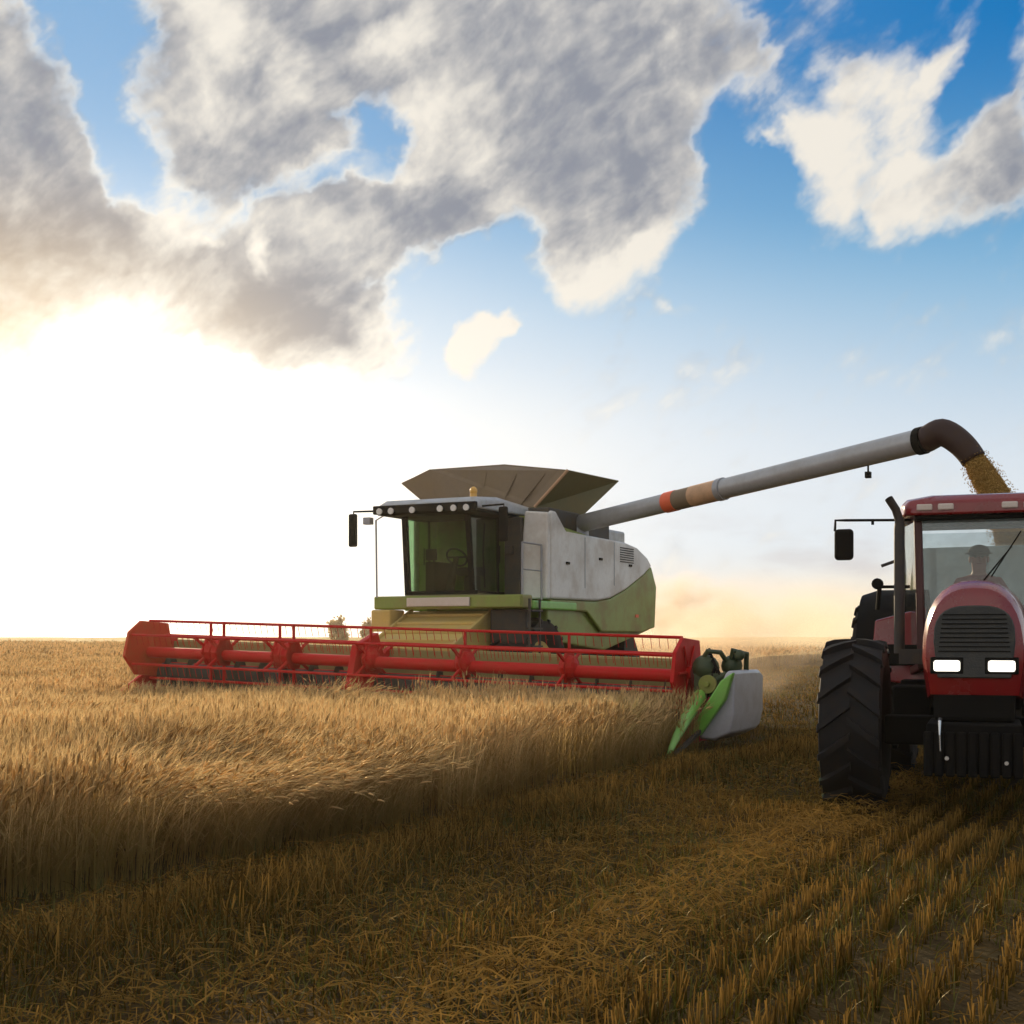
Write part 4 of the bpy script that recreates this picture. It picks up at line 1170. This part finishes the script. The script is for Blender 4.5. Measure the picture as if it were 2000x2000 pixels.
# ------------------------------------------------------------------ tractor
tv_ = np.array([0.340, 0.940]); tv_ /= np.linalg.norm(tv_)
TX = np.array([3.82, 10.97])
tractor = empty('tractor', (TX[0], TX[1], 0.0), -math.atan2(tv_[0], tv_[1]))
tag(tractor, 'dark red farm tractor with lit headlights seen from the front', 'tractor')
def arch(w, z0, z1, y, n=14, pw=2.6, shoulder=0.62):
    pts = [(-w * 0.90, y, z0)]
    for k in range(n + 1):
        a = math.pi - math.pi * k / n
        c, s = math.cos(a), math.sin(a)
        x = w * math.copysign(abs(c) ** (2 / pw), c)
        z = z0 + (z1 - z0) * (1 - shoulder) + (z1 - z0) * shoulder * abs(s) ** (2 / pw)
        pts.append((x, y, z))
    pts.append((w * 0.90, y, z0))
    return pts
def A_(w, z0, z1, y): return arch(w, z0, z1, y, 16, 2.5, 0.66)
b = MB(); b.loft([A_(0.30, 1.06, 1.74, -0.86), A_(0.355, 1.01, 1.83, -0.83), A_(0.385, 0.98, 1.88, -0.74), A_(0.40, 0.97, 1.905, -0.4), A_(0.41, 1.0, 1.94, 0.4), A_(0.43, 1.05, 1.965, 1.2), A_(0.45, 1.1, 1.97, 1.5)])
hood = b.build('hood', M['tractor_red'], tractor, smooth=40)
b = MB()
gp = [(x * 0.295 / 0.30, z) for x, y, z in arch(0.30, 1.14, 1.695, 0, 14, 3.0, 0.5)]
b.prism(gp, 'Y', -0.885, -0.855); g_o = b.build('grille', M['grille'], hood, 0.01)
b = MB()
for k in range(9):
    zz = 1.34 + 0.035 * k
    b.box(-0.26 + 0.004 * k, 0.26 - 0.004 * k, -0.893, -0.884, zz, zz + 0.008)
b.build('grille_slat', M['black'], g_o)
for s in (-1, 1):
    b = MB(); b.box(*sorted((s * 0.10, s * 0.295)), -0.905, -0.865, 1.19, 1.275); hl = b.build('headlight', M['headlight'], hood, 0.018)
    b = MB(); b.box(*sorted((s * 0.075, s * 0.32)), -0.888, -0.872, 1.17, 1.30); b.build('headlight_bezel', M['black'], hl, 0.01)
b = MB(); b.box(-0.30, 0.30, -0.83, -0.3, 0.80, 1.04); b.build('nose_skirt', M['black'], tractor, 0.04)
b = MB(); b.box(-0.34, 0.34, -1.05, -0.30, 0.42, 0.80)
for k in range(9): b.box(-0.36 + 0.08 * k, -0.295 + 0.08 * k, -1.085, -1.05, 0.40, 0.74)
b.build('front_weights', M['black'], tractor, 0.015)
b = MB(); b.tube([(-0.24, -1.04, 0.83), (-0.24, -1.14, 0.82), (-0.24, -1.16, 0.72), (-0.235, -1.16, 0.60)], [0.016, 0.014, 0.007, 0.006], 8); b.build('linkage_pin', M['steel'], tractor)
for xx, zz in ((-0.19, 0.545), (0.23, 0.52)):
    b = MB(); b.tube([(xx, -1.08, zz), (xx, -1.14, zz)], 0.016, 8); b.build('weight_bolt', M['steel'], tractor)
b = MB(); b.bar((-0.72, 0.0, 0.68), (0.72, 0.0, 0.68), 0.22, 0.24); b.box(-0.22, 0.22, -0.6, 3.2, 0.60, 1.0); b.ball((0, 0, 0.68), 0.24, 8); b.box(-0.36, 0.36, 0.2, 1.6, 0.85, 1.15); b.box(-0.75, -0.4, 1.2, 2.2, 0.55, 1.0); b.box(0.4, 0.75, 1.2, 2.2, 0.55, 1.0)
b.bar((-0.8, 2.95, 0.92), (0.8, 2.95, 0.92), 0.34, 0.34); b.bar((0, 3.2, 0.7), (0, 4.42, 0.62), 0.12, 0.10)
b.build('chassis', M['black'], tractor, 0.02)
t, rm = wheel(tractor, -0.955, 0.0, 0.72, 0.72, 0.50, 17, M['dark'])
wheel(tractor, 0.955, 0.0, 0.72, 0.72, 0.50, 17, M['dark'], t, rm)
t, rm = wheel(tractor, -0.93, 2.95, 0.90, 0.92, 0.60, 19, M['dark'])
wheel(tractor, 0.93, 2.95, 0.90, 0.92, 0.60, 19, M['dark'], t, rm)
# rear fenders
for s in (-1, 1):
    b = MB(); secs = []
    for a in np.linspace(R(15), R(165), 15):
        c = Vector((0, 2.95 - 1.0 * math.cos(a), 0.92 + 1.0 * math.sin(a)))
        d = Vector((0, -math.cos(a), math.sin(a)))
        secs.append([c + Vector((s * 0.50, 0, 0)), c + Vector((s * 1.16, 0, 0)) - d * 0.05, c + Vector((s * 1.16, 0, 0)) - d * 0.02, c + d * 0.03 + Vector((s * 1.0, 0, 0)), c + d * 0.03 + Vector((s * 0.50, 0, 0))])
    b.loft(secs); b.build('rear_fender', M['black'], tractor, smooth=40)
    b = MB(); b.hexa([(s * 0.48, 2.0, 0.95), (s * 1.02, 2.0, 1.05), (s * 1.02, 2.1, 1.05), (s * 0.48, 2.1, 0.95), (s * 0.48, 2.05, 1.75), (s * 0.97, 2.05, 1.62), (s * 0.97, 2.15, 1.62), (s * 0.48, 2.15, 1.75)])
    b.build('fender_front', M['tractor_red'], tractor, 0.02)
# cab
roofb = MB()
secs = []
for y_, w_, zt in ((1.45, 0.58, 2.70), (1.52, 0.66, 2.76), (1.75, 0.70, 2.79), (2.6, 0.78, 2.80), (3.3, 0.76, 2.77), (3.42, 0.70, 2.72)):
    secs.append([(-w_, y_, 2.60), (w_, y_, 2.60), (w_ * 1.0, y_, zt - 0.07), (w_ * 0.92, y_, zt - 0.015), (w_ * 0.6, y_, zt + 0.02), (-w_ * 0.6, y_, zt + 0.02), (-w_ * 0.92, y_, zt - 0.015), (-w_ * 1.0, y_, zt - 0.07)])
roofb.loft(secs); troof = roofb.build('cab_roof', M['tractor_red'], tractor, 0.02, smooth=35)
for xx in (-0.47, -0.28, 0.28, 0.47):
    b = MB(); b.box(xx - 0.07, xx + 0.07, 1.425, 1.47, 2.64, 2.70); b.build('work_light', M['cream'], troof, 0.012)
b = MB(); b.box(-0.56, 0.56, 1.50, 1.62, 2.555, 2.597); b.build('roof_edge', M['black'], troof, 0.01)
cf = MB()
for s in (-1, 1):
    cf.bar((s * 0.50, 1.62, 1.15), (s * 0.54, 1.66, 2.60), 0.075, 0.09)
    cf.bar((s * 0.74, 2.55, 1.0), (s * 0.74, 2.55, 2.60), 0.06, 0.09)
    cf.bar((s * 0.70, 3.3, 1.3), (s * 0.70, 3.3, 2.60), 0.07, 0.09)
    cf.bar((s * 0.50, 1.62, 1.18), (s * 0.74, 2.55, 1.05), 0.06, 0.08)
    cf.bar((s * 0.74, 2.55, 1.70), (s * 0.70, 3.3, 1.70), 0.05, 0.06)
cf.bar((-0.5, 1.62, 1.30), (0.5, 1.62, 1.30), 0.06, 0.08); cf.bar((-0.7, 3.3, 1.75), (0.7, 3.3, 1.75), 0.06, 0.08)
cf.build('cab_frame', mat('dark_red_frame', (0.07, 0.010, 0.010), 0.45, dirt=0.3, dirt_col=(0.06, 0.04, 0.03)), tractor, 0.015)
b = MB(); b.hexa([(-0.46, 1.60, 1.35), (0.46, 1.60, 1.35), (0.46, 1.612, 1.35), (-0.46, 1.612, 1.35), (-0.50, 1.64, 2.56), (0.50, 1.64, 2.56), (0.50, 1.652, 2.56), (-0.50, 1.652, 2.56)]); b.build('windscreen', M['glass_clear'], tractor)
for s in (-1, 1):
    b = MB(); b.hexa([(s * 0.52, 1.68, 1.2), (s * 0.53, 1.68, 1.2), (s * 0.74, 2.5, 1.1), (s * 0.73, 2.5, 1.1), (s * 0.56, 1.70, 2.56), (s * 0.57, 1.70, 2.56), (s * 0.74, 2.5, 2.56), (s * 0.73, 2.5, 2.56)]); b.build('door_glass', M['glass_clear'], tractor)
    b = MB(); b.hexa([(s * 0.735, 2.60, 1.75), (s * 0.745, 2.60, 1.75), (s * 0.70, 3.25, 1.75), (s * 0.69, 3.25, 1.75), (s * 0.735, 2.60, 2.56), (s * 0.745, 2.60, 2.56), (s * 0.70, 3.25, 2.56), (s * 0.69, 3.25, 2.56)]); b.build('side_window', M['glass_clear'], tractor)
b = MB(); b.box(-0.66, 0.66, 3.295, 3.305, 1.80, 2.56); b.build('rear_window', M['glass_clear'], tractor)
b = MB(); b.box(-0.66, 0.66, 3.27, 3.33, 1.0, 1.72); b.box(-0.70, 0.70, 1.65, 3.3, 0.98, 1.04); b.build('cab_floor', M['black'], tractor, 0.01)
b = MB(); b.bar((0.05, 1.575, 1.98), (0.30, 1.60, 2.30), 0.012, 0.012); b.bar((0.12, 1.58, 2.02), (0.38, 1.61, 2.44), 0.02, 0.01); b.build('wiper', M['black'], tractor)
b = MB(); b.hexa([(-0.28, 1.68, 1.05), (0.28, 1.68, 1.05), (0.22, 1.95, 1.05), (-0.22, 1.95, 1.05), (-0.30, 1.68, 1.62), (0.30, 1.68, 1.62), (0.22, 1.88, 1.70), (-0.22, 1.88, 1.70)]); b.build('dashboard', M['black'], tractor, 0.03)
b = MB(); SWc = Vector((0, 2.08, 1.78))
ring = [SWc + Vector((0.20 * math.cos(a), 0.16 * math.sin(a), 0.12 * math.sin(a))) for a in np.linspace(0, 2 * math.pi, 25)]
b.tube(ring, 0.016, 6, caps=False); b.tube([(0, 1.88, 1.55), SWc], 0.03, 8); b.bar(SWc - Vector((0.2, 0, 0)), SWc + Vector((0.2, 0, 0)), 0.03, 0.02); b.build('steering_wheel', M['black'], tractor)
b = MB(); b.box(-0.25, 0.25, 2.45, 2.92, 1.38, 1.50); b.hexa([(-0.24, 2.86, 1.45), (0.24, 2.86, 1.45), (0.24, 2.98, 1.45), (-0.24, 2.98, 1.45), (-0.2, 2.95, 2.08), (0.2, 2.95, 2.08), (0.2, 3.05, 2.08), (-0.2, 3.05, 2.08)]); b.box(-0.15, 0.15, 2.55, 2.85, 1.04, 1.38); b.build('driver_seat', M['seat'], tractor, 0.04)
# exhaust, mirrors, lamps
b = MB(); b.tube([(-0.70, 1.50, 1.30), (-0.70, 1.50, 2.48)], 0.050, 14); b.tube([(-0.70, 1.50, 2.48), (-0.70, 1.50, 2.56), (-0.73, 1.46, 2.66), (-0.79, 1.40, 2.76)], [0.05, 0.042, 0.040, 0.040], 12, caps=False)
b.box(-0.70, -0.42, 1.42, 1.58, 1.20, 1.34); b.build('exhaust', M['dark'], tractor, smooth=45)
for s in (-1, 1):
    b = MB(); b.tube([(s * 0.60, 1.62, 2.57), (s * 1.20, 1.50, 2.575), (s * 1.29, 1.48, 2.575), (s * 1.295, 1.48, 2.47)], 0.014, 6); b.tube([(s * 0.95, 1.56, 2.57), (s * 0.95, 1.56, 2.53)], 0.015, 6); ar = b.build('mirror_arm', M['black'], tractor)
    b = MB(); b.box(*sorted((s * 1.12, s * 1.30)), 1.44, 1.52, 2.19, 2.49); mm = b.build('mirror', M['black'], ar, 0.045, seg=4)
    b = MB(); b.box(*sorted((s * 1.14, s * 1.28)), 1.515, 1.527, 2.22, 2.46); b.build('mirror_glass', M['mirror'], mm, 0.004)
    b = MB(); b.bar((s * 0.62, 1.78, 1.94), (s * 0.93, 1.74, 1.94), 0.025, 0.03); b.tube([(s * 0.90, 1.74, 1.94), (s * 0.92, 1.76, 1.72)], 0.022, 8); b.build('lamp_bracket', M['black'], tractor)
    b = MB(); b.tube([(s * 0.92, 1.70, 1.97), (s * 0.92, 1.80, 1.97)], 0.055, 12); b.build('marker_lamp', M['black'], tractor, 0.01)
b = MB(); b.bar((-0.72, 1.75, 2.20), (-0.88, 1.70, 2.14), 0.02, 0.03); b.build('grab_handle', M['dark'], tractor)
for s in (-1, 1):
    stp = MB()
    for k in range(3): stp.box(*sorted((s * 0.72, s * (0.98))), 1.45, 1.75, 0.40 + 0.25 * k, 0.43 + 0.25 * k)
    stp.bar((s * 0.97, 1.45, 0.38), (s * 0.90, 1.45, 1.05), 0.02, 0.04); stp.bar((s * 0.97, 1.75, 0.38), (s * 0.90, 1.75, 1.05), 0.02, 0.04)
    stp.build('cab_step', M['black'], tractor)

# ------------------------------------------------------------------ the tractor driver
def person():
    root = empty('person', (0, 0, 0))
    nodes = {   # name: (co, radius)
        'pelvis': ((0, 2.70, 1.58), 0.15), 'belly': ((0, 2.72, 1.74), 0.145), 'chest': ((0, 2.72, 1.92), 0.155), 'neck': ((0, 2.70, 2.08), 0.062), 'head0': ((0, 2.67, 2.17), 0.075), 'head1': ((0, 2.665, 2.27), 0.088), 'head2': ((0, 2.67, 2.33), 0.07)}
    edges = [('pelvis', 'belly'), ('belly', 'chest'), ('chest', 'neck'), ('neck', 'head0'), ('head0', 'head1'), ('head1', 'head2')]
    for s, q in ((-1, 'a'), (1, 'b')):
        nodes.update({q + 'sh': ((s * 0.19, 2.72, 2.0), 0.072), q + 'el': ((s * 0.29, 2.52, 1.80), 0.05), q + 'wr': ((s * 0.19, 2.24, 1.82), 0.034), q + 'hd': ((s * 0.175, 2.15, 1.80), 0.036),
                      q + 'hip': ((s * 0.10, 2.66, 1.55), 0.10), q + 'kn': ((s * 0.15, 2.22, 1.52), 0.07), q + 'an': ((s * 0.15, 2.16, 1.12), 0.045), q + 'to': ((s * 0.15, 2.00, 1.08), 0.04)})
        edges += [('chest', q + 'sh'), (q + 'sh', q + 'el'), (q + 'el', q + 'wr'), (q + 'wr', q + 'hd'), ('pelvis', q + 'hip'), (q + 'hip', q + 'kn'), (q + 'kn', q + 'an'), (q + 'an', q + 'to')]
        for f in range(4):
            o0 = s * (0.175 - 0.024 + 0.016 * f)
            nodes[q + f'f{f}0'] = ((o0, 2.11, 1.795 + 0.004 * f), 0.009); nodes[q + f'f{f}1'] = ((o0, 2.075, 1.775), 0.008); nodes[q + f'f{f}2'] = ((o0, 2.085, 1.75), 0.007)
            edges += [(q + 'hd', q + f'f{f}0'), (q + f'f{f}0', q + f'f{f}1'), (q + f'f{f}1', q + f'f{f}2')]
        nodes[q + 't0'] = ((s * 0.135, 2.14, 1.80), 0.011); nodes[q + 't1'] = ((s * 0.12, 2.10, 1.785), 0.009)
        edges += [(q + 'hd', q + 't0'), (q + 't0', q + 't1')]
    names = list(nodes)
    me = bpy.data.meshes.new('body')
    me.from_pydata([nodes[k][0] for k in names], [(names.index(a), names.index(c)) for a, c in edges], [])
    o = bpy.data.objects.new('body', me); COL.objects.link(o); o.parent = root
    o.modifiers.new('skin', 'SKIN')
    for i, k in enumerate(names):
        sv = me.skin_vertices[0].data[i]; sv.radius = (nodes[k][1],) * 2; sv.use_root = (k == 'pelvis')
    me_mod = o.modifiers.new('sub', 'SUBSURF'); me_mod.levels = 2; me_mod.render_levels = 2
    dg = bpy.context.evaluated_depsgraph_get()
    bpy.context.view_layer.update()
    nm = bpy.data.meshes.new_from_object(o.evaluated_get(bpy.context.evaluated_depsgraph_get()))
    o.modifiers.clear(); o.data = nm
    nm.materials.clear()
    for m_ in ('skin', 'shirt', 'trousers'): nm.materials.append(M[m_])
    for p in nm.polygons:
        c = p.center
        p.use_smooth = True
        hand = c.y < 2.27 and c.z > 1.70
        p.material_index = 0 if (c.z > 2.08 or hand) else (1 if (c.z > 1.62 ) else 2)
    b = MB(); b.ball((0, 2.578, 2.235), 0.020, 6, (0.8, 1.2, 1.4)); b.build('nose', M['skin'], root, smooth=60)
    for q in (-1, 1):
        b = MB(); b.ball((q * 0.087, 2.67, 2.24), 0.03, 6, (0.4, 0.8, 1.2)); b.build('ear', M['skin'], root, smooth=60)
        b = MB(); b.ball((q * 0.033, 2.588, 2.262), 0.011, 6); b.build('eye', M['cap'], root)
    b = MB(); b.tube([(-0.025, 2.592, 2.195), (0.025, 2.592, 2.195)], 0.005, 6); b.build('mouth', M['shirt'], root)
    b = MB(); b.ball((0, 2.67, 2.315), 0.105, 10, (1.0, 1.05, 0.72)); b.ball((0, 2.64, 2.30), 0.15, 10, (0.92, 1.0, 0.07)); b.build('hat', M['cap'], root, smooth=60)
    return root
pr = person()
pr.location = tractor.location; pr.rotation_euler = tractor.rotation_euler
tag(pr, 'person in a maroon top and dark hat seated behind the tractor windscreen', 'person')

# ------------------------------------------------------------------ bushes far off on the horizon
leaf_mat = straw_mat('haze_paled_leaves', (0.42, 0.31, 0.17), (0.72, 0.56, 0.34), 0.6)  # leaf colours paled to paint distance haze onto the bushes
def bush(x, y, w, h, label):
    root = empty('bush', (x, y, float(ground(x, y))))
    tag(root, label, 'bush', 'bushes on the horizon')
    n = 1500
    cl = rng.normal(0, 1, (16, 3)); cl = cl / np.linalg.norm(cl, axis=1, keepdims=True) * rng.uniform(0.2, 1, (16, 1))
    ci = rng.integers(0, 16, n)
    p = cl[ci] * np.array([w * 0.42, w * 0.42, h * 0.40]) + rng.normal(0, 1, (n, 3)) * np.array([w, w, h]) * 0.07
    p[:, 2] += h * 0.58
    p = p[p[:, 2] > 0.1]; n = len(p)
    a = rng.normal(0, 1, (n, 3)); a /= np.linalg.norm(a, axis=1, keepdims=True)
    c = np.cross(a, rng.normal(0, 1, (n, 3))); c /= np.linalg.norm(c, axis=1, keepdims=True)
    s_ = h * 0.055
    V = np.stack([p - a * s_, p - c * s_ * 0.6, p + a * s_, p + c * s_ * 0.6], 1).reshape(-1, 3)
    o = np_mesh('crown', V, np.arange(n * 4).reshape(-1, 4), leaf_mat, dict(tint=np.repeat(rng.uniform(0, 1, n), 4), along=np.ones(n * 4)))
    o.parent = root
    b = MB()
    for k in range(5):
        b.tube([(0.1 * k - 0.2, 0, -0.2), (0.3 * w * (k - 2) / 2, random.uniform(-.2, .2) * w, h * 0.75)], [0.07 * h / 3, 0.02], 6)
    b.build('trunk', M['dark'], root)
bush(-15.6, 120, 2.1, 3.1, 'larger pale bush on the horizon behind the red header')
bush(-13.1, 120, 1.4, 2.6, 'smaller pale bush on the horizon beside the combine cab')

# ------------------------------------------------------------------ dust thrown up behind the combine
def dust_mat(name, dens, col=(0.86, 0.66, 0.42), scale=0.55, lo=0.40, hi=0.75):
    m = bpy.data.materials.new(name); m.use_nodes = True
    t = m.node_tree; t.nodes.clear(); N = NT(t)
    tc = N.new('ShaderNodeTexCoord')
    o = tc.outputs['Object']
    n1 = N.noise(o, scale, 5, 0.6, 0.3)
    ln_ = N.v('LENGTH', o)
    fall = N.step(ln_, 1.0, 0.25)
    d = N.m('MULTIPLY', N.m('MULTIPLY', N.step(n1, lo, hi), fall), dens)
    pv = N.new('ShaderNodeVolumePrincipled')
    pv.inputs['Color'].default_value = (*col, 1)
    pv.inputs['Anisotropy'].default_value = 0.45
    N.put(pv.inputs['Density'], d)
    om = N.new('ShaderNodeOutputMaterial'); t.links.new(pv.outputs[0], om.inputs['Volume'])
    return m
def puff(name, c, r, dens, scale, label, col=(0.86, 0.66, 0.42)):
    b = MB(); b.ball((0, 0, 0), 1.0, 12)
    o = b.build(name, dust_mat(name, dens, col, scale), None, smooth=180)
    o.location = c; o.scale = r
    tag(o, label, 'dust', kind='stuff')
puff('dust_cloud', (4.6, 30.5, 1.4), (3.4, 3.0, 1.9), 0.8, 1.6, 'tan dust and chaff blown out behind the combine', (0.84, 0.66, 0.48))
puff('dust_plume', (3.40, 28.6, 2.15), (1.7, 1.5, 1.05), 1.9, 2.0, 'pale plume of chaff against the rear corner of the combine', (0.83, 0.70, 0.57))
puff('dust_haze', (15.0, 84.0, 0.9), (27.0, 24.0, 5.5), 0.15, 1.2, 'thin golden dust hanging low over the stubble beyond', (0.93, 0.82, 0.62))

# ------------------------------------------------------------------ sunlit air over the field
hb = MB(); hb.box(-760, 760, -12, 760, -4.0, 6.2)
hm = bpy.data.materials.new('haze_air'); hm.use_nodes = True; hm.node_tree.nodes.clear()
HN = NT(hm.node_tree)
pv = HN.new('ShaderNodeVolumePrincipled')
pv.inputs['Color'].default_value = (0.95, 0.86, 0.70, 1)
pv.inputs['Density'].default_value = 0.00033
pv.inputs['Anisotropy'].default_value = 0.65
ho = HN.new('ShaderNodeOutputMaterial'); hm.node_tree.links.new(pv.outputs[0], ho.inputs['Volume'])
tag(hb.build('haze', hm), 'thin golden dust haze in the air over the field', 'haze', kind='stuff')
